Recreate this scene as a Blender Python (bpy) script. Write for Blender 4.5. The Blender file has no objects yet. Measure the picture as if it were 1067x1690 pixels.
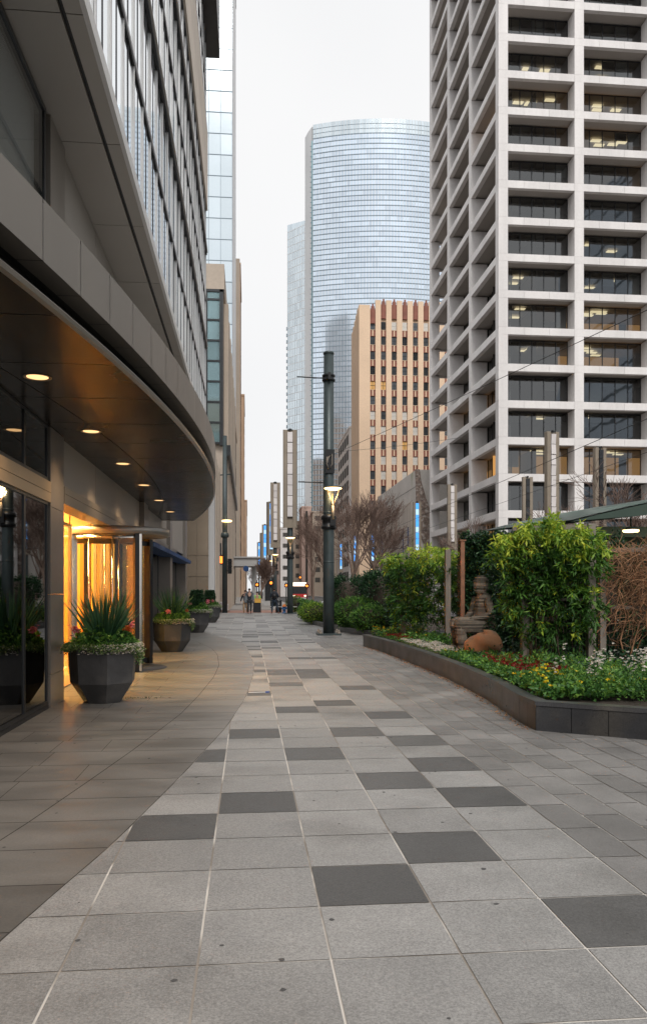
import bpy, math, random
import numpy as np
from mathutils import Vector, Matrix
R = math.radians
rnd = random.Random(7)
rng = np.random.default_rng(7)
scene = bpy.context.scene
C = scene.collection

# ---------------------------------------------------------------- camera, sky, sun, exposure
EYE = 1.6
FOC = 1300.0 / 1690.0
YAW = math.atan(124.0 / 1300.0)
cam_d = bpy.data.cameras.new('camera')
cam = bpy.data.objects.new('camera', cam_d); C.objects.link(cam)
cam.location = (0, 0, EYE)
cam.rotation_euler = (R(90), 0, -YAW)
cam_d.sensor_fit = 'VERTICAL'; cam_d.sensor_height = 36.0; cam_d.sensor_width = 36.0
cam_d.lens = 36.0 * FOC
cam_d.shift_y = 130.0 / 1690.0
cam_d.clip_start = 0.1; cam_d.clip_end = 5000
scene.camera = cam

SUN_EL, SUN_AZ = R(48), R(176)            # azimuth clockwise from +Y: behind the camera
w = bpy.data.worlds.new('World'); scene.world = w; w.use_nodes = True
nt = w.node_tree; nt.nodes.clear()
sky = nt.nodes.new('ShaderNodeTexSky'); sky.sky_type = 'NISHITA'; sky.sun_disc = False
sky.sun_elevation = SUN_EL; sky.sun_rotation = SUN_AZ; sky.dust_density = 4.0; sky.air_density = 1.5
bg = nt.nodes.new('ShaderNodeBackground'); bg.inputs[1].default_value = 0.06
bw = nt.nodes.new('ShaderNodeRGBToBW')
cl = nt.nodes.new('ShaderNodeBackground')
tc = nt.nodes.new('ShaderNodeTexCoord'); nz = nt.nodes.new('ShaderNodeTexNoise')
nz.inputs['Scale'].default_value = 1.3; nz.inputs['Detail'].default_value = 4
rp = nt.nodes.new('ShaderNodeValToRGB')
rp.color_ramp.elements[0].position = 0.3; rp.color_ramp.elements[0].color = (0.80, 0.81, 0.83, 1)
rp.color_ramp.elements[1].position = 0.75; rp.color_ramp.elements[1].color = (0.96, 0.96, 0.965, 1)
cl.inputs[1].default_value = 0.70
mx = nt.nodes.new('ShaderNodeMixShader'); mx.inputs[0].default_value = 0.9
out = nt.nodes.new('ShaderNodeOutputWorld')
L = nt.links.new
L(sky.outputs[0], bw.inputs[0]); L(bw.outputs[0], bg.inputs[0])
L(tc.outputs['Generated'], nz.inputs[0]); L(nz.outputs[0], rp.inputs[0]); L(rp.outputs[0], cl.inputs[0])
L(bg.outputs[0], mx.inputs[1]); L(cl.outputs[0], mx.inputs[2]); L(mx.outputs[0], out.inputs[0])

sd = bpy.data.lights.new('sun', 'SUN'); sd.energy = 1.5; sd.angle = R(28); sd.color = (1.0, 0.965, 0.92)
sun = bpy.data.objects.new('sun', sd); C.objects.link(sun)
sdir = Vector((math.sin(SUN_AZ) * math.cos(SUN_EL), math.cos(SUN_AZ) * math.cos(SUN_EL), math.sin(SUN_EL)))
sun.rotation_euler = sdir.to_track_quat('Z', 'Y').to_euler(); sun.location = (0, -20, 60)

scene.view_settings.view_transform = 'Standard'; scene.view_settings.look = 'None'
scene.view_settings.exposure = 0.66; scene.view_settings.gamma = 1.0
scene.render.engine = 'CYCLES'
cy = scene.cycles
cy.use_denoising = True
try: cy.denoiser = 'OPENIMAGEDENOISE'
except Exception: pass
cy.max_bounces = 8; cy.transparent_max_bounces = 16; cy.glossy_bounces = 4; cy.diffuse_bounces = 3; cy.transmission_bounces = 6
cy.sample_clamp_indirect = 4.0; cy.caustics_reflective = False; cy.caustics_refractive = False

def P(px, z, h=0.0):
    """world point seen at column px of the photograph, z metres in front of the lens, h above the ground"""
    xc = (px - 533.5) / 1300.0 * z
    c, s = math.cos(YAW), math.sin(YAW)
    return Vector((xc * c + z * s, z * c - xc * s, h))
def HT(py, z): return EYE + (975.0 - py) / 1300.0 * z

# ---------------------------------------------------------------- materials
def new_mat(name):
    m = bpy.data.materials.new(name); m.use_nodes = True
    n = m.node_tree; b = n.nodes['Principled BSDF']
    return m, n, b
def mat(name, col, rough=0.6, metal=0.0, scale=3.0, amt=0.12, bump=0.0, bscale=None, spec=None, v=0.0, stretch=None,
        fine=0.0, fscale=120.0, coat=0.0, rvar=0.0, col2=None, c2scale=1.0, c2lo=.5, c2hi=.62):
    m, n, b = new_mat(name)
    N = n.nodes.new; K = n.links.new
    t = N('ShaderNodeTexCoord'); mp = N('ShaderNodeMapping'); K(t.outputs['Object'], mp.inputs[0])
    if stretch: mp.inputs['Scale'].default_value = stretch
    nz = N('ShaderNodeTexNoise'); nz.inputs['Scale'].default_value = scale; nz.inputs['Detail'].default_value = 6; nz.inputs['Roughness'].default_value = .6
    K(mp.outputs[0], nz.inputs['Vector'])
    mr = N('ShaderNodeMapRange'); mr.inputs[1].default_value = .25; mr.inputs[2].default_value = .75
    mr.inputs[3].default_value = 1 - amt; mr.inputs[4].default_value = 1 + amt
    K(nz.outputs[0], mr.inputs[0])
    val = mr.outputs[0]
    def mul(a, bb):
        q = N('ShaderNodeMath'); q.operation = 'MULTIPLY'; K(a, q.inputs[0]); K(bb, q.inputs[1]); return q.outputs[0]
    if fine:
        f = N('ShaderNodeTexNoise'); f.inputs['Scale'].default_value = fscale; f.inputs['Detail'].default_value = 3; f.inputs['Roughness'].default_value = .8
        K(t.outputs['Object'], f.inputs['Vector'])
        fr = N('ShaderNodeMapRange'); fr.inputs[1].default_value = .3; fr.inputs[2].default_value = .7; fr.inputs[3].default_value = 1 - fine; fr.inputs[4].default_value = 1 + fine
        K(f.outputs[0], fr.inputs[0]); val = mul(val, fr.outputs[0])
    if v:
        a = N('ShaderNodeAttribute'); a.attribute_name = 'v'
        ar = N('ShaderNodeMapRange'); ar.inputs[3].default_value = 1 - v; ar.inputs[4].default_value = 1 + v
        K(a.outputs['Fac'], ar.inputs[0]); val = mul(val, ar.outputs[0])
    vm = N('ShaderNodeVectorMath'); vm.operation = 'SCALE'; vm.inputs[0].default_value = col
    if col2:
        g = N('ShaderNodeTexNoise'); g.inputs['Scale'].default_value = c2scale; g.inputs['Detail'].default_value = 5
        K(mp.outputs[0], g.inputs['Vector'])
        gr = N('ShaderNodeMapRange'); gr.inputs[1].default_value = c2lo; gr.inputs[2].default_value = c2hi; K(g.outputs[0], gr.inputs[0])
        mc = N('ShaderNodeMix'); mc.data_type = 'RGBA'; K(gr.outputs[0], mc.inputs[0])
        mc.inputs[6].default_value = (*col, 1); mc.inputs[7].default_value = (*col2, 1); K(mc.outputs[2], vm.inputs[0])
    K(val, vm.inputs['Scale']); K(vm.outputs[0], b.inputs['Base Color'])
    b.inputs['Roughness'].default_value = rough; b.inputs['Metallic'].default_value = metal
    if rvar:
        rr = N('ShaderNodeMapRange'); rr.inputs[1].default_value = .3; rr.inputs[2].default_value = .7
        rr.inputs[3].default_value = max(0, rough - rvar); rr.inputs[4].default_value = rough + rvar
        K(nz.outputs[0], rr.inputs[0]); K(rr.outputs[0], b.inputs['Roughness'])
    if spec is not None: b.inputs['Specular IOR Level'].default_value = spec
    if coat: b.inputs['Coat Weight'].default_value = coat; b.inputs['Coat Roughness'].default_value = .1
    if bump:
        bz = N('ShaderNodeTexNoise'); bz.inputs['Scale'].default_value = bscale or scale * 4; bz.inputs['Detail'].default_value = 5
        K(mp.outputs[0], bz.inputs['Vector'])
        bp = N('ShaderNodeBump'); bp.inputs['Strength'].default_value = bump; bp.inputs['Distance'].default_value = .02
        K(bz.outputs[0], bp.inputs['Height']); K(bp.outputs[0], b.inputs['Normal'])
    return m
def glass(name, tint=(.35, .4, .4), refl=.25, rough=.02, wav=0.0, wscale=.6, rmax=1.0):
    """window glass: fresnel reflection over tinted see-through"""
    m = bpy.data.materials.new(name); m.use_nodes = True; n = m.node_tree; n.nodes.clear()
    N = n.nodes.new; K = n.links.new
    o = N('ShaderNodeOutputMaterial'); mixs = N('ShaderNodeMixShader'); g = N('ShaderNodeBsdfGlossy'); tr = N('ShaderNodeBsdfTransparent')
    g.inputs['Roughness'].default_value = rough; g.inputs['Color'].default_value = (.95, .97, .98, 1)
    tr.inputs[0].default_value = (*tint, 1)
    lw = N('ShaderNodeLayerWeight'); lw.inputs['Blend'].default_value = .25
    mr = N('ShaderNodeMapRange'); mr.inputs[3].default_value = refl; mr.inputs[4].default_value = rmax
    K(lw.outputs['Fresnel'], mr.inputs[0]); K(mr.outputs[0], mixs.inputs[0]); K(tr.outputs[0], mixs.inputs[1]); K(g.outputs[0], mixs.inputs[2]); K(mixs.outputs[0], o.inputs[0])
    if wav:
        t = N('ShaderNodeTexCoord'); nz = N('ShaderNodeTexNoise'); nz.inputs['Scale'].default_value = wscale; K(t.outputs['Object'], nz.inputs[0])
        bp = N('ShaderNodeBump'); bp.inputs['Strength'].default_value = wav; bp.inputs['Distance'].default_value = .1
        K(nz.outputs[0], bp.inputs['Height']); K(bp.outputs[0], g.inputs['Normal'])
    return m
def emit(name, col, s):
    m = bpy.data.materials.new(name); m.use_nodes = True; n = m.node_tree; n.nodes.clear()
    o = n.nodes.new('ShaderNodeOutputMaterial'); e = n.nodes.new('ShaderNodeEmission')
    e.inputs[0].default_value = (*col, 1); e.inputs[1].default_value = s; n.links.new(e.outputs[0], o.inputs[0]); return m
def leafmat(name, stops, rough=.45, trans=.35):
    """foliage: colour of each leaf picked along a ramp by its own random value"""
    m, n, b = new_mat(name); N = n.nodes.new; K = n.links.new
    a = N('ShaderNodeAttribute'); a.attribute_name = 'v'
    r = N('ShaderNodeValToRGB'); els = r.color_ramp.elements
    while len(els) < len(stops): els.new(.5)
    for e, (p, c) in zip(els, stops): e.position = p; e.color = (*c, 1)
    K(a.outputs['Fac'], r.inputs[0]); K(r.outputs[0], b.inputs['Base Color'])
    b.inputs['Roughness'].default_value = rough; b.inputs['Specular IOR Level'].default_value = .35
    t = N('ShaderNodeBsdfTranslucent'); K(r.outputs[0], t.inputs[0])
    ms = N('ShaderNodeMixShader'); ms.inputs[0].default_value = trans
    K(b.outputs[0], ms.inputs[1]); K(t.outputs[0], ms.inputs[2]); K(ms.outputs[0], n.nodes['Material Output'].inputs[0])
    return m

M = {}
M['paver_light'] = mat('light_granite_paver', (.285, .277, .267), .5, scale=2.3, amt=.15, fine=.40, fscale=95, v=.14, bump=.15, bscale=90, spec=.6, rvar=.1, col2=(.185, .178, .168), c2scale=.55, c2lo=.52, c2hi=.66)
M['paver_dark'] = mat('dark_granite_paver', (.098, .096, .093), .5, scale=2.3, amt=.18, fine=.40, fscale=95, v=.16, bump=.15, bscale=90, spec=.55, rvar=.08)
M['paver_grey'] = mat('grey_granite_paver', (.205, .197, .190), .48, scale=1.1, amt=.28, fine=.26, fscale=95, v=.16, bump=.15, bscale=90, spec=.35, rvar=.08)
M['grout'] = mat('mortar_joint', (.30, .265, .23), .95, scale=1.1, amt=.2, col2=(.66, .62, .57), c2scale=.9, c2lo=.44, c2hi=.54)
M['terrazzo'] = mat('brown_concrete', (.166, .156, .144), .38, scale=.9, amt=.26, fine=.16, fscale=70, v=.30, stretch=(1, 2.6, 1), rvar=.1, spec=.5)
M['concrete'] = mat('pavement_concrete', (.33, .31, .29), .85, scale=.6, amt=.15, fine=.1)
M['asphalt'] = mat('asphalt', (.085, .083, .083), .85, scale=.7, amt=.2, fine=.2)
M['brick'] = mat('brick_paving', (.34, .19, .15), .85, scale=2, amt=.2, fine=.2, fscale=14)
M['kerb'] = mat('kerb_stone', (.36, .35, .33), .8, scale=2, amt=.15)
M['fascia'] = mat('bronze_grey_metal', (.27, .245, .215), .36, .55, scale=.7, amt=.08, rvar=.06, v=.05, stretch=(1, 1, .3))
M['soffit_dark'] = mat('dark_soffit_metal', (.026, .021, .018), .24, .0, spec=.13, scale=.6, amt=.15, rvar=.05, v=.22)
M['soffit_brown'] = mat('grey_brown_soffit', (.43, .395, .355), .5, .35, scale=.5, amt=.08, v=.06, stretch=(1, .5, 1))
M['black'] = mat('black_metal', (.015, .015, .016), .35, .3, scale=4, amt=.2)
M['granite_col'] = mat('brown_column_stone', (.21, .185, .165), .3, .25, scale=1.2, amt=.14, fine=.12, fscale=60, v=.1)
M['header'] = mat('golden_lit_bronze', (.50, .38, .25), .38, .5, scale=.8, amt=.1)  # golden light on the near header is put into this bronze colour
M['frame_dark'] = mat('dark_window_frame', (.045, .047, .05), .35, .6, scale=3, amt=.15)
M['chrome'] = mat('brushed_steel', (.62, .58, .53), .18, 1.0, scale=2, amt=.08)
M['mullion'] = mat('aluminium_fin', (.62, .62, .62), .45, .2, scale=1, amt=.1)
M['mullion_dk'] = mat('dark_ledge', (.06, .06, .065), .5, .4, scale=1, amt=.1)
M['white_trim'] = mat('white_metal_trim', (.74, .72, .70), .5, .1, scale=1, amt=.05)
M['cream'] = mat('cream_stone', (.74, .65, .56), .8, scale=1, amt=.1, v=.08)
M['shopglass'] = glass('shop_glass', (.10, .12, .12), .20, .015)
M['upperglass'] = glass('upper_window_glass', (.85, .87, .87), .12, .02, rmax=.6)
M['doorglass'] = glass('door_glass', (.92, .92, .88), .02, .01, rmax=.4)
M['winglass'] = glass('office_glass', (.30, .32, .31), .10, .03, wav=.25, wscale=.25)
M['curtain'] = mat('sky_reflecting_glass', (.82, .87, .90), .05, .95, scale=.3, amt=.14, v=.16)
M['tower_blue'] = mat('pale_blue_glass', (.68, .77, .87), .10, .9, scale=.02, amt=.10, v=.08)
M['tower_pale'] = mat('pale_tower_glass', (.66, .735, .78), .12, .88, scale=.03, amt=.10, v=.10)
M['tower_line'] = mat('tower_floor_line', (.20, .255, .30), .5, .2, scale=1, amt=.1)
M['tower_edge'] = mat('tower_teal_edge', (.10, .19, .22), .3, .5, scale=.5, amt=.2)
M['tower_grey'] = mat('tower_grey_panel', (.66, .66, .66), .6, .2, scale=.1, amt=.06)
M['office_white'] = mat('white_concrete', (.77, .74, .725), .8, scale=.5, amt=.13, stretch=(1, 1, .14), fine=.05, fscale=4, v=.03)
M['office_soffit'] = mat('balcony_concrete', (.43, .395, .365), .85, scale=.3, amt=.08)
M['deco'] = mat('tan_limestone', (.76, .56, .395), .85, scale=.12, amt=.08, fine=.08, fscale=3)
M['deco_red'] = mat('red_terracotta', (.26, .095, .065), .7, scale=.6, amt=.25)
M['deco_win'] = mat('dim_window', (.10, .11, .12), .12, .2, scale=.3, amt=.4, v=.6)
M['deco_white'] = mat('window_blind', (.62, .60, .56), .7, scale=.5, amt=.1)
M['theatre'] = mat('grey_travertine', (.62, .585, .545), .8, scale=.3, amt=.1, fine=.08, fscale=3, col2=(.33, .35, .18), c2scale=.12, c2lo=.60, c2hi=.72)
M['theatre_rib'] = mat('ribbed_concrete', (.52, .465, .41), .85, scale=.3, amt=.1, v=.12)
M['rubble'] = mat('rough_stone_mosaic', (.24, .18, .15), .9, scale=1.8, amt=.7, bump=.6, bscale=5, col2=(.45, .40, .36), c2scale=2.2)
M['tan_stone'] = mat('tan_stone_cladding', (.46, .385, .315), .75, scale=.25, amt=.1, fine=.06, fscale=4, v=.06)
M['tan_warm'] = mat('warm_tan_brick', (.52, .36, .25), .85, scale=.2, amt=.1, fine=.08, fscale=6)
M['grey_bldg'] = mat('grey_facade', (.46, .45, .44), .8, scale=.2, amt=.1)
M['pink_bldg'] = mat('pinkish_facade', (.50, .36, .31), .8, scale=.2, amt=.1)
M['polished'] = mat('polished_bronze_stone', (.55, .44, .33), .16, .7, scale=.5, amt=.12, stretch=(.6, .6, 1.6), bump=.12, bscale=.8)
M['greenglass'] = mat('greenish_glass', (.34, .44, .44), .08, .75, scale=.3, amt=.2, v=.25)
M['pole'] = mat('dark_teal_pole_paint', (.055, .072, .074), .42, .25, scale=2.5, amt=.22, fine=.1, fscale=30, rvar=.1)
M['panel_tan'] = mat('tan_banner_frame', (.27, .225, .175), .6, .2, scale=1.5, amt=.12)
M['panel_white'] = mat('white_lamp_box', (.68, .64, .63), .5, 0, scale=2, amt=.06)
M['led_blue'] = emit('blue_led', (.08, .36, .95), 1.0)
M['led_white'] = emit('pale_blue_led', (.40, .62, .9), 1.0)
M['lamp_warm'] = emit('warm_lamp', (1.0, .62, .26), 4.0)
M['lamp_down'] = emit('downlight_glow', (1.0, .58, .25), 1.15)
M['lamp_off'] = emit('office_light', (1.0, .80, .50), 1.6)
M['glow_room_back'] = emit('glowing_back_wall', (.55, .27, .08), .75)  # the back wall itself glows, standing for the light in the room
M['deco_glow_paint'] = mat('yellow_window_glow_paint', (.72, .42, .14), .6, scale=.5, amt=.3)  # glow of lit windows put into a plain yellow colour
M['sig_orange'] = emit('signal_orange', (1.0, .22, .03), 2.2)
M['sig_red'] = emit('signal_red', (1.0, .08, .03), 3.0)
M['sign_white'] = emit('lit_bus_front', (1.0, .88, .66), 1.5)
M['room_dark'] = mat('dark_interior', (.035, .033, .03), .8, scale=1, amt=.3)
M['room_mid'] = mat('office_partition', (.08, .076, .07), .8, scale=.3, amt=.4)
M['lobby_wood'] = mat('honey_wood_panel', (.72, .36, .075), .45, scale=1.5, amt=.25, stretch=(1, 1, .15), v=.2)
M['lobby_floor'] = mat('lobby_floor_stone', (.40, .26, .14), .3, scale=1, amt=.1)
M['planter_stone'] = mat('dark_planter_granite', (.040, .040, .043), .34, 0, col2=(.075, .068, .06), c2scale=1.6, c2lo=.5, c2hi=.72, scale=1.5, amt=.25, fine=.35, fscale=60, v=.3, spec=.6, rvar=.1)
M['pot'] = mat('charcoal_pot', (.045, .044, .045), .5, 0, scale=3, amt=.3, col2=(.085, .08, .075), c2scale=2.2, c2lo=.52, c2hi=.7, v=.12, bump=.25, bscale=10, fine=.12, fscale=50, rvar=.08)
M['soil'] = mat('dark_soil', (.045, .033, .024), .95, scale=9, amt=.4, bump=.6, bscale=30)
M['wood_grey'] = mat('weathered_post', (.22, .19, .16), .8, scale=6, amt=.25, stretch=(1, 1, .15))
M['rust'] = mat('rusty_post', (.24, .115, .065), .85, scale=8, amt=.3)
M['mesh_wire'] = mat('trellis_wire', (.06, .055, .05), .6, .5, scale=3, amt=.2)
M['slate'] = mat('stacked_slate', (.185, .155, .12), .8, scale=7, amt=.3, v=.6, bump=.5, bscale=30)
M['boulder'] = mat('orange_boulder', (.40, .185, .08), .75, scale=2.4, amt=.18, bump=.3, bscale=9, col2=(.19, .12, .075), c2scale=1.5, c2lo=.50, c2hi=.58)
M['bark'] = mat('brown_bark', (.16, .11, .085), .9, scale=8, amt=.3)
M['twig'] = mat('reddish_twigs', (.185, .125, .10), .9, scale=3, amt=.3)
M['vine_brown'] = mat('dry_brown_vine', (.36, .19, .10), .85, scale=4, amt=.35, v=.45)
M['leaf_lime'] = leafmat('lime_leaves', [(0, (.022, .06, .016)), (.4, (.075, .19, .032)), (.70, (.26, .42, .045)), (1, (.58, .66, .08))])
M['leaf_mid'] = leafmat('mid_green_leaves', [(0, (.02, .055, .02)), (.6, (.085, .22, .045)), (1, (.27, .46, .08))])
M['leaf_dark'] = leafmat('dark_leaves', [(0, (.010, .030, .014)), (.7, (.026, .075, .03)), (1, (.075, .16, .055))], rough=.35, trans=.2)
M['leaf_sword'] = leafmat('sword_leaves', [(0, (.02, .065, .035)), (1, (.07, .16, .075))], trans=.25)
M['leaf_trail'] = leafmat('trailing_leaves', [(0, (.05, .12, .03)), (.7, (.17, .28, .08)), (1, (.52, .55, .28))])
M['petal_yellow'] = leafmat('yellow_petals', [(0, (.75, .48, .01)), (1, (.85, .68, .03))])
M['petal_red'] = leafmat('dark_red_petals', [(0, (.15, .01, .012)), (1, (.36, .02, .02))])
M['petal_white'] = leafmat('white_petals', [(0, (.74, .66, .55)), (1, (.86, .82, .78))])
M['petal_pink'] = leafmat('pink_petals', [(0, (.72, .10, .16)), (1, (.85, .40, .45))])
M['petal_orange'] = leafmat('orange_petals', [(0, (.6, .08, .02)), (1, (.8, .25, .06))])
M['canopy_green'] = mat('green_painted_metal', (.16, .22, .13), .5, .1, scale=1, amt=.1)
M['canopy_glass'] = mat('green_roof_glass', (.055, .12, .10), .3, .1, scale=.6, amt=.3, v=.5)
M['canopy_dark'] = mat('dark_green_beam', (.035, .06, .045), .5, .2, scale=1, amt=.2)
M['banner_blue'] = mat('navy_banner', (.012, .055, .17), .7, scale=2, amt=.15)
M['skin'] = mat('skin', (.45, .26, .19), .55, scale=8, amt=.06)
M['cloth_dark'] = mat('dark_cloth', (.018, .02, .026), .85, scale=9, amt=.3)
M['cloth_grey'] = mat('grey_wool', (.15, .17, .19), .9, scale=9, amt=.2)
M['cloth_navy'] = mat('navy_denim', (.02, .035, .055), .85, scale=9, amt=.3)
M['cloth_tan'] = mat('tan_cloth', (.32, .22, .13), .85, scale=9, amt=.2)
M['cloth_green'] = mat('lime_green_cloth', (.25, .50, .12), .85, scale=9, amt=.15)
M['hair'] = mat('dark_hair', (.02, .014, .01), .6, scale=20, amt=.3)
M['shoe'] = mat('brown_shoe', (.16, .05, .03), .5, scale=9, amt=.2)
M['yellow'] = mat('yellow_plastic', (.75, .42, .08), .5, scale=3, amt=.1)
M['car_white'] = mat('white_car_paint', (.74, .74, .75), .25, 0, scale=2, amt=.03, coat=.8)
M['rubber'] = mat('rubber', (.02, .02, .02), .8, scale=9, amt=.2)
M['orange_paint'] = mat('orange_paint', (.72, .20, .03), .5, scale=4, amt=.15)
M['blue_paint'] = mat('blue_paint', (.03, .12, .30), .5, scale=4, amt=.15)
M['bus_red'] = mat('red_bus_paint', (.50, .03, .03), .4, scale=2, amt=.1)
M['joint_dark'] = mat('dark_joint', (.06, .052, .045), .95)
M['wire'] = mat('black_cable', (.02, .02, .02), .6, scale=2, amt=.1)
M['litter_white'] = mat('white_paper', (.8, .8, .82), .7, scale=9, amt=.05)
M['litter_blue'] = mat('blue_paper', (.05, .15, .6), .7, scale=9, amt=.05)

# ---------------------------------------------------------------- mesh helpers
class MB:
    def __init__(s): s.v = []; s.f = []; s.mi = []; s.val = []; s.sm = []; s.cm = 0; s.cv = None; s.cs = False
    def face(s, ids):
        s.f.append(tuple(ids)); s.mi.append(s.cm); s.val.append(rnd.random() if s.cv is None else s.cv); s.sm.append(s.cs)
    def poly(s, pts):
        i = len(s.v); s.v += [tuple(p) for p in pts]; s.face(range(i, i + len(pts)))
    def box(s, x0, x1, y0, y1, z0, z1, same=True):
        if x0 > x1: x0, x1 = x1, x0
        if y0 > y1: y0, y1 = y1, y0
        i = len(s.v); keep = s.cv
        if same and s.cv is None: s.cv = rnd.random()
        s.v += [(x0, y0, z0), (x1, y0, z0), (x1, y1, z0), (x0, y1, z0), (x0, y0, z1), (x1, y0, z1), (x1, y1, z1), (x0, y1, z1)]
        for q in ((0, 3, 2, 1), (4, 5, 6, 7), (0, 1, 5, 4), (1, 2, 6, 5), (2, 3, 7, 6), (3, 0, 4, 7)): s.face([i + k for k in q])
        s.cv = keep; return s
    def obox(s, c, size, rz=0, ry=0, rx=0):
        i = len(s.v); m = Matrix.Rotation(rz, 3, 'Z') @ Matrix.Rotation(ry, 3, 'Y') @ Matrix.Rotation(rx, 3, 'X')
        a, b, d = [k / 2 for k in size]; c = Vector(c)
        for p in ((-a, -b, -d), (a, -b, -d), (a, b, -d), (-a, b, -d), (-a, -b, d), (a, -b, d), (a, b, d), (-a, b, d)): s.v.append(tuple(c + m @ Vector(p)))
        keep = s.cv
        if s.cv is None: s.cv = rnd.random()
        for q in ((0, 3, 2, 1), (4, 5, 6, 7), (0, 1, 5, 4), (1, 2, 6, 5), (2, 3, 7, 6), (3, 0, 4, 7)): s.face([i + k for k in q])
        s.cv = keep; return s
    def tube(s, pts, r, n=8, cap=True, smooth=True):
        pts = [Vector(p) for p in pts]; rr = r if isinstance(r, (list, tuple)) else [r] * len(pts)
        base = len(s.v); ks = s.cs; s.cs = smooth; kv = s.cv
        if s.cv is None: s.cv = rnd.random()
        up = None
        for k, p in enumerate(pts):
            d = (pts[min(k + 1, len(pts) - 1)] - pts[max(k - 1, 0)]).normalized()
            if up is None: up = Vector((0, 0, 1)) if abs(d.z) < .9 else Vector((1, 0, 0))
            a = d.cross(up); 
            if a.length < 1e-5: a = d.cross(Vector((0, 1, .1)))
            a.normalize(); b = d.cross(a).normalized(); up = -b if up.dot(-b) > 0 else b
            for j in range(n):
                t = 2 * math.pi * j / n; s.v.append(tuple(p + (a * math.cos(t) + up * math.sin(t)) * rr[k]))
        for k in range(len(pts) - 1):
            for j in range(n):
                j2 = (j + 1) % n; s.face((base + k * n + j, base + k * n + j2, base + (k + 1) * n + j2, base + (k + 1) * n + j))
        s.cs = False
        if cap: s.face([base + j for j in range(n)][::-1]); s.face([base + (len(pts) - 1) * n + j for j in range(n)])
        s.cs = ks; s.cv = kv; return s
    def lathe(s, prof, c=(0, 0, 0), n=24, smooth=True, a0=0, a1=None):
        c = Vector(c); base = len(s.v); ks = s.cs; s.cs = smooth; kv = s.cv
        if s.cv is None: s.cv = rnd.random()
        full = a1 is None; m = n if full else n + 1; span = 2 * math.pi if full else a1 - a0
        for r, z in prof:
            for j in range(m):
                t = a0 + span * j / n; s.v.append((c.x + r * math.cos(t), c.y + r * math.sin(t), c.z + z))
        for k in range(len(prof) - 1):
            for j in range(n):
                j2 = (j + 1) % m if full else j + 1
                s.face((base + k * m + j, base + k * m + j2, base + (k + 1) * m + j2, base + (k + 1) * m + j))
        s.cs = ks; s.cv = kv; return s
    def prism(s, poly, z0, z1, cap=True):
        n = len(poly); i = len(s.v); kv = s.cv
        s.v += [(p[0], p[1], z0) for p in poly] + [(p[0], p[1], z1) for p in poly]
        for k in range(n):
            k2 = (k + 1) % n; s.face((i + k, i + k2, i + n + k2, i + n + k))
        if cap: s.face([i + k for k in range(n)][::-1]); s.face([i + n + k for k in range(n)])
        return s
    def ball(s, c, r, n=12, m=8):
        c = Vector(c); rx, ry, rz = r if isinstance(r, (tuple, list)) else (r, r, r)
        prof = [(math.sin(math.pi * k / m), -math.cos(math.pi * k / m)) for k in range(m + 1)]
        base = len(s.v); ks = s.cs; s.cs = True
        for a, z in prof:
            for j in range(n):
                t = 2 * math.pi * j / n; s.v.append((c.x + rx * a * math.cos(t), c.y + ry * a * math.sin(t), c.z + rz * z))
        for k in range(m):
            for j in range(n):
                j2 = (j + 1) % n; s.face((base + k * n + j, base + k * n + j2, base + (k + 1) * n + j2, base + (k + 1) * n + j))
        s.cs = ks; return s
def wloc(o):
    p = Vector((0, 0, 0))
    while o: p += o.location; o = o.parent
    return p
def part(name, mb, mats, parent=None, label=None, kind=None):
    """link the collected shape as ONE mesh object; coordinates are world ones (parents built at their place are subtracted)"""
    me = bpy.data.meshes.new(name)
    off = wloc(parent) if parent else Vector((0, 0, 0))
    me.from_pydata([(x - off.x, y - off.y, z - off.z) for x, y, z in mb.v], [], mb.f)
    for m in (mats if isinstance(mats, (list, tuple)) else [mats]): me.materials.append(M[m] if isinstance(m, str) else m)
    me.polygons.foreach_set('material_index', mb.mi); me.polygons.foreach_set('use_smooth', mb.sm)
    a = me.attributes.new('v', 'FLOAT', 'FACE'); a.data.foreach_set('value', mb.val)
    me.update()
    o = bpy.data.objects.new(name, me); C.objects.link(o)
    if parent: o.parent = parent
    if label: o['label'] = label
    if kind: o['kind'] = kind
    return o
def tag(o, label=None, cat=None, group=None, kind=None):
    if label: o['label'] = label
    if cat: o['category'] = cat
    if group: o['group'] = group
    if kind: o['kind'] = kind
    return o
def thing(name, loc, label, cat, group=None):
    o = bpy.data.objects.new(name, None); C.objects.link(o); o.location = loc; o.empty_display_size = .2
    return tag(o, label, cat, group)
def solo(name, mb, mats, label, cat, group=None, kind=None):
    """a thing of one mesh, origin at the middle of its base"""
    V = np.array(mb.v); c = Vector(((V[:, 0].min() + V[:, 0].max()) / 2, (V[:, 1].min() + V[:, 1].max()) / 2, V[:, 2].min()))
    mb.v = [(x - c.x, y - c.y, z - c.z) for x, y, z in mb.v]
    o = part(name, mb, mats); o.location = c
    return tag(o, label, cat, group, kind)
def struct(name, mb, mats):
    o = part(name, mb, mats); o['kind'] = 'structure'; return o
def copy_tree(o, parent=None):
    c = o.copy(); C.objects.link(c); c.parent = parent
    for ch in list(o.children): copy_tree(ch, c)
    return c
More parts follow.
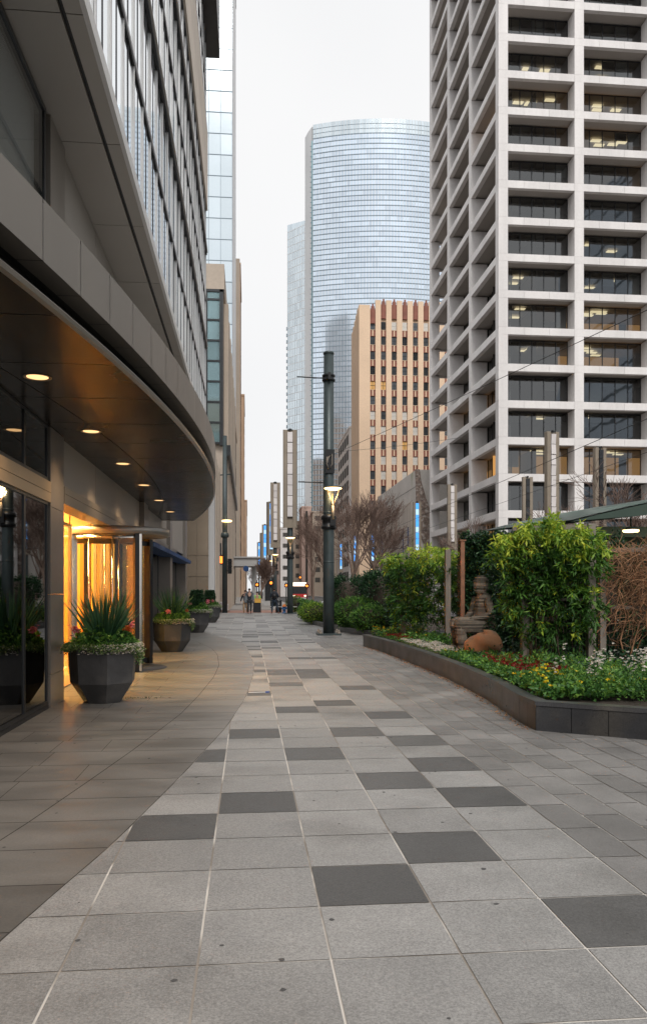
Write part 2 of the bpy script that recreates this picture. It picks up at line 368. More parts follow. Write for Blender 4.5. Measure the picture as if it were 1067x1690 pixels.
def leaf_obj(name, pts, dirs, length, width, v, m, parent=None, fold=.25, nside=None):
    """one mesh of many small pointed leaves; pts (n,3) roots, dirs (n,3) unit growth directions"""
    n = len(pts); pts = np.asarray(pts, float); dirs = np.asarray(dirs, float)
    dirs = dirs / np.maximum(np.linalg.norm(dirs, axis=1, keepdims=True), 1e-6)
    ln = np.broadcast_to(length, (n,))[:, None] * rng.uniform(.45, 1.4, (n, 1)); wd = np.broadcast_to(width, (n,))[:, None] * rng.uniform(.75, 1.2, (n, 1))
    rv = rng.normal(size=(n, 3)) + np.array([0, 0, .8]); side = np.cross(dirs, rv); side /= np.maximum(np.linalg.norm(side, axis=1, keepdims=True), 1e-6)
    up = np.cross(side, dirs)
    a = pts; tip = pts + dirs * ln - up * ln * .12; mid = pts + dirs * ln * .45
    l = mid + side * wd * .5 + up * wd * fold; r = mid - side * wd * .5 + up * wd * fold
    V = np.stack([a, l, tip, r], 1).reshape(-1, 3)
    if parent is not None: V = V - np.array(wloc(parent))
    me = bpy.data.meshes.new(name); me.vertices.add(4 * n); me.vertices.foreach_set('co', V.ravel())
    idx = np.arange(n)[:, None] * 4; F = np.concatenate([idx + np.array([[0, 1, 2]]), idx + np.array([[0, 2, 3]])], 1).ravel()
    me.loops.add(6 * n); me.loops.foreach_set('vertex_index', F.astype(np.int32))
    me.polygons.add(2 * n); me.polygons.foreach_set('loop_start', np.arange(0, 6 * n, 3, dtype=np.int32))
    try: me.polygons.foreach_set('loop_total', np.full(2 * n, 3, np.int32))
    except Exception: pass
    at = me.attributes.new('v', 'FLOAT', 'FACE'); vv = np.repeat(np.clip(np.broadcast_to(v, (n,)), 0, 1), 2); at.data.foreach_set('value', vv.astype(np.float32))
    me.materials.append(M[m]); me.update(calc_edges=True); me.validate()
    o = bpy.data.objects.new(name, me); C.objects.link(o)
    if parent is not None: o.parent = parent
    return o
def join_leaf(specs, name, mats, parent):
    pass
def rand_dirs(n, up=.3):
    d = rng.normal(size=(n, 3)); d[:, 2] = d[:, 2] * .6 + up; return d / np.linalg.norm(d, axis=1, keepdims=True)
def flower_obj(name, pts, size, m, parent=None, petals=5):
    """little open flowers, a ring of petals each"""
    P_ = np.repeat(np.asarray(pts), petals, 0); n = len(P_); t = np.tile(np.arange(petals) * 2 * math.pi / petals, len(pts)) + rng.uniform(0, 6, n) * .1
    tl = np.repeat(rng.normal(size=(len(pts), 3)) * .35, petals, 0)
    d = np.stack([np.cos(t), np.sin(t), np.full(n, .35)], 1) + tl * np.array([1, 1, .6])
    return leaf_obj(name, P_, d, size, size * .9, rng.random(n), m, parent)
# ================================================================ GROUND
mb = MB(); mb.poly([(-1500, -300, -.16), (1500, -300, -.16), (1500, 2500, -.16), (-1500, 2500, -.16)]); struct('ground', mb, 'asphalt')
mb = MB(); mb.box(-12, 6.2, -6, 57.2, -.15, -.004); struct('sidewalk', mb, 'terrazzo')
mb = MB(); mb.box(-14, 5.0, 70.5, 420, -.15, 0); struct('far_sidewalk', mb, 'concrete')
mb = MB(); mb.box(19.2, 60, -6, 57, -.15, 0); mb.box(19.2, 60, 71, 420, -.15, 0.001); struct('opposite_sidewalk', mb, 'concrete')
mb = MB(); mb.box(6.2, 7.6, -6, 57, -.15, -.002); struct('kerb', mb, 'kerb')
mb = MB(); mb.poly([(-4.5, 57.3, -.150), (5.8, 57.3, -.150), (5.8, 70.4, -.150), (-4.5, 70.4, -.150)]); struct('brick_crossing', mb, 'brick')
mb = MB()
for x in (9.2, 10.64, 13.6, 15.04): mb.poly([(x, 0, -.154), (x + .08, 0, -.154), (x + .08, 400, -.154), (x, 400, -.154)])
struct('tram_track', mb, 'mullion_dk')
mb = MB(); mb.poly([(-2.2, 57.6, -.146), (-1.9, 57.6, -.146), (-1.9, 70.2, -.146), (-2.2, 70.2, -.146)]); mb.poly([(4.6, 57.6, -.146), (4.9, 57.6, -.146), (4.9, 70.2, -.146), (4.6, 70.2, -.146)]); struct('crossing_lines', mb, 'white_trim')

# curved edge between the brown concrete and the granite pavers
EDGE = [(-8, -3.6), (0, -1.98), (3.5, -1.16), (3.9, -1.09), (5.15, -.835), (6.98, -.56), (9.37, -.247), (11.8, -.04), (14.75, .09), (17, .12), (19.8, .05), (22, -.02), (24.5, -.17), (26.5, -.72), (30, -1.55), (33, -2.75), (34, -3.2)]
INNER = [(-8, -5.0), (0, -2.85), (5.09, -1.59), (5.42, -1.53), (6.75, -1.33), (8.16, -1.13), (10.3, -.87), (12.16, -.746), (14.75, -.63), (17, -.62), (19.8, -.757), (22, -1.0), (25.5, -1.7), (28, -2.75)]
def lerp(tab, y):
    for (a, xa), (b, xb) in zip(tab, tab[1:]):
        if a <= y <= b: return xa + (xb - xa) * (y - a) / (b - a)
    return tab[0][1] if y < tab[0][0] else tab[-1][1]
def clip(poly, f):
    o = []
    for i in range(len(poly)):
        a, b = poly[i], poly[(i + 1) % len(poly)]; fa, fb = f(a), f(b)
        if fa >= 0: o.append(a)
        if (fa >= 0) != (fb >= 0):
            t = fa / (fa - fb); o.append((a[0] + (b[0] - a[0]) * t, a[1] + (b[1] - a[1]) * t))
    return o
TX, TW, TY, TH = -.215, .572, 3.39, .574
DARK = {(2, 1), (4, 0), (3, 2), (4, 4), (3, 5), (4, 6), (2, 7), (4, 8), (3, 9), (4, 11), (3, 13), (4, 16), (1, 4), (0, 3), (0, 7), (1, 9), (1, 15), (2, 12), (2, 17), (1, -2), (3, -3), (0, -4), (4, -5)}
LASTX = TX + 4 * TW
mb = MB(); mb.poly([(-12, -6, 0), (7.5, -6, 0), (7.5, 57.2, 0), (-12, 57.2, 0)])
struct('paving_joints', mb, 'grout')
walk = MB(); side_p = MB(); tr = random.Random(11)
g = .0055
for r in range(-16, 94):
    y0, y1 = TY + r * TH + g, TY + (r + 1) * TH - g
    for c in range(-9, 5):
        x0, x1 = TX + (c - 1) * TW + g, TX + c * TW - g
        if x1 < -4.9: continue
        if r > 40 and x1 < -2.8: pass
        pl = [(x0, y0), (x1, y0), (x1, y1), (x0, y1)]
        ea, eb = lerp(EDGE, y0) + g, lerp(EDGE, y1) + g
        if y0 < 33.5: pl = clip(pl, lambda p: p[0] - (ea + (eb - ea) * (p[1] - y0) / (y1 - y0)))
        if len(pl) < 3: continue
        if r < 18: d = (c, r) in DARK
        else: d = tr.random() < (.27 if c > -1 else .16) and (c + r) % 2 == 0 or tr.random() < .06
        walk.cm = 1 if d else 0
        z = .004 + tr.uniform(0, .0006)
        walk.poly([(a, b, z) for a, b in pl])
    # darker half width pavers beyond the last line
    x = LASTX + g; k = 0
    while x < 7.4:
        wd = TW / 2
        off = (TH / 2) if k % 2 else 0
        xa, xb = x, x + wd - 2 * g
        ya, yb = y0 + off, y1 + off
        side_p.poly([(xa, ya, .0045), (xb, ya, .0045), (xb, yb, .0045), (xa, yb, .0045)])
        x += wd; k += 1
struct('paved_walk', walk, ['paver_light', 'paver_dark'])
struct('side_paving', side_p, 'paver_grey')
# brown concrete panels by the building
jd = MB()
for k in range(-10, 55):
    ya, yb = k * .6, (k + 1) * .6
    jd.poly([(-12, ya, .002), (lerp(EDGE, ya), ya, .002), (lerp(EDGE, yb), yb, .002), (-12, yb, .002)])
struct('dark_joints', jd, 'joint_dark')
band = MB(); y = -5.8; n = 0
while y < 33:
    h = .60; y0, y1 = y + .005, y + h - .005
    for lo, hi in ((lambda t: -12.0, INNER), (INNER, EDGE)):
        fl = lo if callable(lo) else (lambda t, q=lo: lerp(q, t))
        fh = lambda t, q=hi: lerp(q, t)
        splits = [0.0, 1.0] if not callable(lo) else None
        if callable(lo):
            o_ = .45 * (round(y / .6) % 2); xs = [-12, -6, -4.2 + o_, -3.3 + o_, -2.4 + o_, -1.9 + o_]
            for xa, xb in zip(xs, xs[1:]):
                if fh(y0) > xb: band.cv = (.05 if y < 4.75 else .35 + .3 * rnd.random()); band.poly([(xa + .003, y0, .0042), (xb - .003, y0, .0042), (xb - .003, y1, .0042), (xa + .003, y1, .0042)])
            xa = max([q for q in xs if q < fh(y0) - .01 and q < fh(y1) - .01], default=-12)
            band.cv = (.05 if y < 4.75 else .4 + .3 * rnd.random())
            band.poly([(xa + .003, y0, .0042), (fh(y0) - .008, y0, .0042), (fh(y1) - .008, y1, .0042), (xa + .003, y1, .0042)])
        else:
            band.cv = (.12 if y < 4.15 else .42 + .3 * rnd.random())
            band.poly([(fl(y0) + .002, y0, .0042), (fh(y0) - .004, y0, .0042), (fh(y1) - .004, y1, .0042), (fl(y1) + .002, y1, .0042)])
    y += h
band.cv = None
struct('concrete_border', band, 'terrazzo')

# ================================================================ NEAR BUILDING ON THE LEFT
FX = -2.72
B = thing('office_building', (-6, 16, 0), 'glass fronted building on the left with a curved bronze canopy and a golden lit entrance', 'building')
# body behind the rooms
mb = MB(); mb.box(-16, -9, -7, 35.4, 0, 8.1); mb.box(-9, -3.06, 30, 35.4, 0, 8.1); part('core_wall', mb, 'room_mid', B)
mb = MB(); mb.box(-9, -2.8, -7, -6.8, 0, 8.1); mb.box(-9, -3.2, 11.2, 11.4, 0.01, 3.8); mb.box(-9, -3.2, 20.3, 20.5, 0.01, 3.8); part('room_wall', mb, 'room_dark', B)
mb = MB(); mb.box(-9, -2.8, -6.8, 11.2, 3.9, 4.05); mb.box(-9, -3.1, 11.4, 30, 3.9, 4.05); part('room_ceiling', mb, 'room_dark', B)
mb = MB(); mb.box(-9, -2.79, -6.8, 11.18, .006, .02); mb.box(-9, -3.12, 20.55, 30, .006, .02); part('room_floor', mb, 'room_mid', B)
# shop windows of the near wing, one mesh for each pane with its frame
def shop_window(y0, y1, z0, z1, x=FX, m='shopglass', fr=.035):
    mb = MB(); mb.box(x - .02, x, y0 + fr, y1 - fr, z0 + fr, z1 - fr); p = part('window', mb, m, B)
    mb = MB()
    mb.box(x - .06, x + .02, y0, y1, z0, z0 + fr * 1.6); mb.box(x - .06, x + .02, y0, y1, z1 - fr, z1)
    mb.box(x - .06, x + .015, y0, y0 + fr, z0 + fr * 1.6, z1 - fr); mb.box(x - .06, x + .015, y1 - fr, y1, z0 + fr * 1.6, z1 - fr)
    part('frame', mb, 'frame_dark', p)
ys = [-6.5, -4.5, -2.3, -.1, 2.1, 4.3, 6.5, 8.2, 9.9, 11.0]
for a, b in zip(ys, ys[1:]):
    shop_window(a, b, .05, 2.80); shop_window(a, b, 3.08, 3.84)
mb = MB(); mb.box(FX - .05, FX + .03, -6.5, 11.0, .006, .05); part('sill', mb, 'frame_dark', B)
# header beam running along the front
mb = MB(); mb.box(FX - .25, FX + .05, -6.5, 11.04, 2.80, 2.93); mb.box(FX - .25, FX + .05, -6.5, 11.04, 2.937, 3.08); part('header_beam', mb, 'header', B)
mb = MB(); mb.box(FX - .25, FX + .05, 11.84, 30, 2.87, 3.02); mb.box(FX - .25, FX + .05, 11.84, 30, 3.027, 3.13); part('header_beam', mb, 'fascia', B)
# stone columns
def column(y0, y1, x1, z1=3.84):
    mb = MB()
    zs = [0.0, .45, 1.55, 2.75, z1]
    for a, b in zip(zs, zs[1:]): mb.box(x1 - .55, x1, y0, y1, a + .003, b - .003)
    part('column', mb, 'granite_col', B)
column(11.05, 11.83, FX + .04)
for yy in (20.3, 27.0, 33.6): column(yy, yy + .8, FX + .1, 7.9)
# upper storey above the canopy
for a, b in ((-6.5, -3.3), (-3.3, -.1), (-.1, 3.1), (3.1, 6.2), (6.2, 8.6), (8.6, 10.9)): shop_window(a, b, 4.75, 8.08, fr=.07, m='upperglass')
for a, b in ((-6.4, -3.4), (-3.2, -.2), (0, 3.0), (3.2, 6.1), (6.3, 8.0), (8.8, 10.7)):  # white sheets added behind the upper glass to brighten its panes
    mb = MB(); mb.box(FX - .12, FX - .09, a, b, 4.8, 8.0); part('blind_backing', mb, 'white_trim', B)
mb = MB(); 
for a, b in ((4.62, 6.3), (6.31, 8.09)): mb.box(FX - .4, FX + .04, 11.05, 11.9, a, b)
part('column', mb, 'fascia', B)
mb = MB(); yy = 11.95
while yy < 35.3:
    y2 = min(yy + 2.6, 35.4); mb.box(FX - .3, FX - .02, yy + .006, y2 - .006, 3.14, 5.4); mb.box(FX - .3, FX - .02, yy + .006, y2 - .006, 5.41, 6.7); mb.box(FX - .3, FX - .02, yy + .006, y2 - .006, 6.71, 8.09); yy = y2
part('wall_panel', mb, 'soffit_brown', B)
mb = MB(); mb.box(-9, -2.9, -6.8, 11, 4.1, 4.15); mb.box(-6.5, -6.4, -6.8, 11, 4.15, 8); part('room_wall', mb, 'room_mid', B)
# far storefront
ys = [20.9 + .2, 23.0, 25.0, 27.0]; 
for a, b in ((21.1, 23.0), (23.0, 25.0), (25.0, 27.0), (27.8, 29.7), (29.7, 31.6), (31.6, 33.6)):
    shop_window(a, b, .05, 2.86, x=FX - .3)
mb = MB(); mb.box(FX - .2, FX + .32, 20.6, 33.6, 2.74, 2.865); part('awning', mb, 'banner_blue', B)
# entrance: deep bronze surround, glazed screen and warm lobby
mb = MB()
for a, b in ((11.9, 13.6), (13.6, 15.4), (15.4, 17.2), (17.2, 19.0), (19.0, 20.3)): mb.box(FX - .5, FX - .1, a + .008, b - .008, 3.13, 3.85)
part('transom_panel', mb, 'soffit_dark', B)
mb = MB(); mb.box(-9, -3.0, 11.4, 20.3, .006, .025); part('lobby_floor', mb, 'lobby_floor', B)
mb = MB(); yy = 11.4
while yy < 20.2: mb.box(-7.0, -6.9, yy, yy + .47, .03, 3.88); yy += .5
x = -6.9
while x < -3.6: mb.box(x, x + .47, 20.12, 20.2, .03, 3.88); mb.box(x, x + .47, 11.42, 11.5, .03, 3.88); x += .5
part('lobby_wall', mb, 'lobby_wood', B)
mb = MB()
for yy, xx in ((13.2, -5.2), (17.9, -5.4), (15.4, -6.3)): mb.box(xx - .22, xx + .22, yy - .22, yy + .22, .03, 3.88)
part('lobby_pier', mb, 'lobby_wood', B)
mb = MB(); mb.box(-6.3, -5.6, 14.2, 16.6, .03, 1.05); part('lobby_desk', mb, 'deco_red', B)
for lo, hi in ((11.95, 15.4), (17.8, 20.25)):
    mb = MB(); n = 3
    for k in range(n + 1): a = lo + (hi - .05 - lo) * k / n; mb.box(-3.40, -3.34, a, a + .05, .03, 2.80)
    mb.box(-3.40, -3.34, lo, hi, 2.801, 2.86); part('entrance_frame', mb, 'header', B)
    mb = MB(); mb.box(-3.375, -3.365, lo, hi, .03, 2.8); part('entrance_glass', mb, 'doorglass', B)
mb = MB(); mb.box(-3.5, FX - .1, 11.9, 20.3, 3.125, 3.135); part('entrance_ceiling', mb, 'soffit_dark', B)
for i, (lx, ly) in enumerate(((-5.8, 12.8), (-5.2, 14.6), (-5.8, 16.4), (-5.2, 18.4), (-4.3, 15.6))):
    ld = bpy.data.lights.new('lobby_lamp', 'AREA'); ld.energy = 250; ld.size = .9; ld.color = (1.0, .64, .22)
    lo = bpy.data.objects.new('lobby_lamp', ld); C.objects.link(lo); lo.location = (lx, ly, 3.8)
    mb = MB(); mb.lathe([(0, 3.86), (.12, 3.86)], (lx + .5, ly, 0), 12); part('lobby_lamp_disc', mb, 'lamp_warm', B)

# revolving door
DC = Vector((-2.64 + .02, 0, 0)); DC = P(197, 16.3, 0)
RD = thing('revolving_door', (DC.x, DC.y, 0), 'revolving door drum of curved glass with steel cap, glowing gold behind the nearest pot', 'revolving door')
r = .97
mb = MB(); mb.lathe([(.0, 2.72), (r + .03, 2.72), (r + .05, 2.735), (r + .05, 2.86), (r + .03, 2.875), (0, 2.875)], DC, 56); part('cap', mb, 'fascia', RD)
mb = MB(); mb.lathe([(0, .006), (r, .006), (r, .009), (0, .009)], DC, 40); part('floor_disc', mb, 'mullion_dk', RD)
for a0, a1 in ((R(-146), R(-60)), (R(60), R(146))):
    mb = MB(); mb.lathe([(r, .12), (r, 2.72)], DC, 26, a0=a0, a1=a1); gl = part('curved_glass', mb, 'doorglass', RD)
    mb = MB(); mb.lathe([(r + .02, .02), (r + .02, .12), (r - .02, .12), (r - .02, .02), (r + .02, .02)], DC, 26, a0=a0, a1=a1)
    mb.lathe([(r + .015, 2.64), (r + .015, 2.72), (r - .015, 2.72), (r - .015, 2.64), (r + .015, 2.64)], DC, 26, a0=a0, a1=a1)
    for k in range(1, 3):
        t = a0 + (a1 - a0) * k / 3; mb.tube([(DC.x + r * math.cos(t), DC.y + r * math.sin(t), .12), (DC.x + r * math.cos(t), DC.y + r * math.sin(t), 2.64)], .014, 6)
    part('rail', mb, 'chrome', gl)
for t, m in ((R(-60), 'black'), (R(60), 'black'), (R(-146), 'chrome'), (R(146), 'chrome')):
    mb = MB(); mb.obox((DC.x + (r + .01) * math.cos(t), DC.y + (r + .01) * math.sin(t), 1.37), (.11, .15, 2.7), t); q = part('post', mb, m, RD)
    mb = MB(); mb.obox((DC.x + (r + .075) * math.cos(t + .03), DC.y + (r + .075) * math.sin(t + .03), 1.37), (.012, .05, 2.7), t); part('trim_strip', mb, 'chrome', q)
mb = MB(); mb.tube([(DC.x, DC.y, .03), (DC.x, DC.y, 2.72)], .03, 10); part('centre_shaft', mb, 'chrome', RD)
for k in range(3):
    t = R(60 + 120 * k); u = Vector((math.cos(t), math.sin(t), 0))
    mb = MB(); mb.obox(DC + u * .52 + Vector((0, 0, 1.36)), (.84, .01, 2.4), t); wg = part('door_wing', mb, 'doorglass', RD)
    mb = MB(); mb.obox(DC + u * .52 + Vector((0, 0, .10)), (.96, .035, .12), t); mb.obox(DC + u * .52 + Vector((0, 0, 2.62)), (.96, .035, .10), t)
    mb.obox(DC + u * .97 + Vector((0, 0, 1.36)), (.035, .035, 2.4), t); mb.obox(DC + u * .07 + Vector((0, 0, 1.36)), (.035, .035, 2.4), t); part('wing_frame', mb, 'frame_dark', wg)

# curved canopy
CPY = [-6 + .6 * k for k in range(53)] + [25.5]
CPY = [y for y in CPY if y <= 25.5]
def cx(y): return -.67 - .0105 * (y - 15.5) ** 2
mb = MB(); mb.cs = False
jy = []; y = -6.0
while y < 25.4: jy.append(y); y += 1.40
jy.append(25.5)
for a, b in zip(jy, jy[1:]):
    sub = [a + (b - a) * k / 3 for k in range(4)]
    def xm(t): return max(FX - .8, cx(t) - 1.25)
    for lo, hi in ((lambda t: FX - .8, xm), (xm, lambda t: cx(t) - .05)):
        mb.cv = rnd.random()
        A = [(lo(t) + .006, t, 3.845) for t in sub]; Bq = [(hi(t) - .006, t, 3.845) for t in sub]
        A[0] = (A[0][0], a + .008, 3.845); Bq[0] = (Bq[0][0], a + .008, 3.845); A[-1] = (A[-1][0], b - .008, 3.845); Bq[-1] = (Bq[-1][0], b - .008, 3.845)
        for k in range(3):
            if Bq[k][0] > A[k][0] + .02: mb.poly([A[k], A[k + 1], Bq[k + 1], Bq[k]])
mb.cv = None
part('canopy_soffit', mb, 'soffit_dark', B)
mb = MB()
top = [(FX - .01, y) for y in CPY]; edge = [(cx(y) - .10, y) for y in CPY]
for k in range(len(CPY) - 1):
    mb.poly([(FX - .8, CPY[k], 3.87), (FX - .8, CPY[k + 1], 3.87), (cx(CPY[k + 1]) - .05, CPY[k + 1], 3.87), (cx(CPY[k]) - .05, CPY[k], 3.87)])
    mb.poly([(cx(CPY[k]) - .28, CPY[k], 3.9), (cx(CPY[k]) - .28, CPY[k], 4.16), (cx(CPY[k + 1]) - .28, CPY[k + 1], 4.16), (cx(CPY[k + 1]) - .28, CPY[k + 1], 3.9)])
    mb.poly([(cx(CPY[k]) - .3, CPY[k], 4.15), (cx(CPY[k]) - .01, CPY[k], 4.15), (cx(CPY[k + 1]) - .01, CPY[k + 1], 4.15), (cx(CPY[k + 1]) - .3, CPY[k + 1], 4.15)])
mb.box(FX, cx(25.5) - .3, 25.42, 25.47, 3.88, 4.16)
part('canopy_recess', mb, 'black', B)
mb = MB(); mb.cs = True
prof = [(-.32, 3.90), (-.10, 3.93), (-.02, 3.905), (0, 3.88), (-.012, 3.85), (-.05, 3.838)]
for (dx0, z0), (dx1, z1) in zip(prof, prof[1:]):
    for k in range(len(CPY) - 1):
        a, b = CPY[k], CPY[k + 1]; mb.poly([(cx(a) + dx0, a, z0), (cx(b) + dx0, b, z0), (cx(b) + dx1, b, z1), (cx(a) + dx1, a, z1)])
mb.cs = False; mb.box(FX - .5, cx(25.5), 25.47, 25.52, 3.838, 3.92)
part('canopy_lip', mb, 'fascia', B)
mb = MB(); y = -6.0
while y < 25.45:
    b = min(y + .72, 25.5); y0, y1 = y + .006, b - .006; ym = (y0 + y1) / 2; mb.cv = rnd.random()
    for p, q in ((y0, ym), (ym, y1)):
        mb.poly([(cx(p), p, 4.14), (cx(q), q, 4.14), (cx(q), q, 4.62), (cx(p), p, 4.62)])
        mb.poly([(cx(p), p, 4.62), (cx(q), q, 4.62), (cx(q) - .22, q, 4.63), (cx(p) - .22, p, 4.63)])
        mb.poly([(cx(p), p, 4.14), (cx(q), q, 4.14), (cx(q) - .2, q, 4.14), (cx(p) - .2, p, 4.14)])
    y = b
mb.cv = None; mb.box(FX - .3, cx(25.5), 25.5, 25.52, 4.14, 4.62)
part('canopy_fascia', mb, 'fascia', B)
mb = MB()
for k in range(len(CPY) - 1):
    a, b = CPY[k], CPY[k + 1]
    mb.poly([(FX - .3, a, 4.60), (cx(a) - .015, a, 4.60), (cx(b) - .015, b, 4.60), (FX - .3, b, 4.60)])
    mb.poly([(cx(a) - .012, a, 4.16), (cx(b) - .012, b, 4.16), (cx(b) - .012, b, 4.60), (cx(a) - .012, a, 4.60)])
part('canopy_roof', mb, 'mullion', B)
for i in range(-4, 6):
    y = 8.25 + .27 + 2.83 * i
    if y < -5: continue
    x = -2.2
    mb = MB(); mb.lathe([(.145, 3.84), (.13, 3.836), (.115, 3.85)], (x, y, 0), 20); d = part('downlight', mb, 'header', B)
    mb = MB(); mb.lathe([(0, 3.8435), (.112, 3.8435)], (x, y, 0), 20); part('lamp', mb, 'lamp_down', d)
    ld = bpy.data.lights.new('downlight_lamp', 'SPOT'); ld.energy = 45; ld.spot_size = R(110); ld.spot_blend = .8; ld.shadow_soft_size = .1; ld.color = (1, .66, .36)
    lo = bpy.data.objects.new('downlight_lamp', ld); C.objects.link(lo); lo.location = (x, y, 3.80)

# tower above
UX = -1.85; U0 = 8.1
mb = MB(); y = -6.5
while y < 35.4:
    b = min(y + 2.6, 35.6); mb.box(FX - .6, -2.10, y + .008, b - .008, U0, U0 + .05); mb.box(-2.04, UX, y + .008, b - .008, U0 - .005, U0 + .05); y = b
part('tower_soffit', mb, 'soffit_brown', B)
mb = MB(); mb.box(FX - .6, UX - .02, -6.5, 35.58, U0 + .052, U0 + .1); part('soffit_joint', mb, 'black', B)
mb = MB(); mb.box(UX, UX + .06, -6.5, 35.6, U0 - .01, U0 + .20); mb.box(FX - 6, UX + .06, 35.6, 35.66, U0 - .01, U0 + .2); part('edge_trim', mb, 'white_trim', B)
ROWS = [8.3, 10.4, 12.5, 14.6, 16.7, 18.6]
TOPROWS = [21.9, 24.0, 26.1, 28.2, 30.3, 32.4, 34.5, 36.6, 38.7]
ycols = [-6.5 + 1.1 * k for k in range(39)]; ycols[-1] = 35.4
for rows in (ROWS, TOPROWS):
    for z0, z1 in zip(rows, rows[1:]):
        mb = MB()
        for a, b in zip(ycols, ycols[1:]): 
            t = rnd.uniform(-.004, .004); t2 = rnd.uniform(-.003, .003)
            mb.cv = rnd.random(); mb.poly([(UX - .05 + t, a, z0), (UX - .05 - t, b, z0), (UX - .05 - t + t2, b, z1), (UX - .05 + t + t2, a, z1)])
        mb.cv = None; mb.poly([(UX - .05, 35.55, z0), (-9, 35.55, z0), (-9, 35.55, z1), (UX - .05, 35.55, z1)])
        part('glass_band', mb, 'curtain', B)
mb = MB(); mb.box(-9, UX + .05, -6.6, 35.58, 18.6, 20.0); mb.box(-9, UX + .05, -6.6, 35.58, 20.01, 21.9); part('stone_band', mb, 'cream', B)
mb = MB(); mb.box(-9, UX - .2, -6.6, 35.5, 8.2, 39.2); part('wall', mb, 'room_dark', B)
for k, y in enumerate(ycols):
    mb = MB()
    for z0, z1 in ((8.28, 18.6), (21.9, 38.7)):
        mb.cm = 0; mb.box(UX - .05, UX - .02, y - .03, y + .02, z0, z1); mb.cm = 1; mb.box(UX - .05, UX - .035, y + .021, y + .10, z0, z1)
        mb.box(UX - .05, UX - .04, y + .52, y + .56, z0, z1)
    part('mullion', mb, ['mullion', 'mullion_dk'], B)
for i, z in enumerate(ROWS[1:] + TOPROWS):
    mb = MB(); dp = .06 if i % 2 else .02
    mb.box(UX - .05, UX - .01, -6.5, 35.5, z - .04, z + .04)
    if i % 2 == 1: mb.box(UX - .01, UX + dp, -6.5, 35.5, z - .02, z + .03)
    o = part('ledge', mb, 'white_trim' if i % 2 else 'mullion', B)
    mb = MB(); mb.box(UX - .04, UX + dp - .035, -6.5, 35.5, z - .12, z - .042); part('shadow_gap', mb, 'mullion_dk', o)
mb = MB(); mb.box(-9, UX + .1, -6.6, 35.6, 38.7, 39.4); part('parapet', mb, 'mullion_dk', B)
mb = MB(); mb.box(UX - 1.2, UX + .55, 31.5, 36.4, 26.0, 38.6); part('terrace_box', mb, 'frame_dark', B)

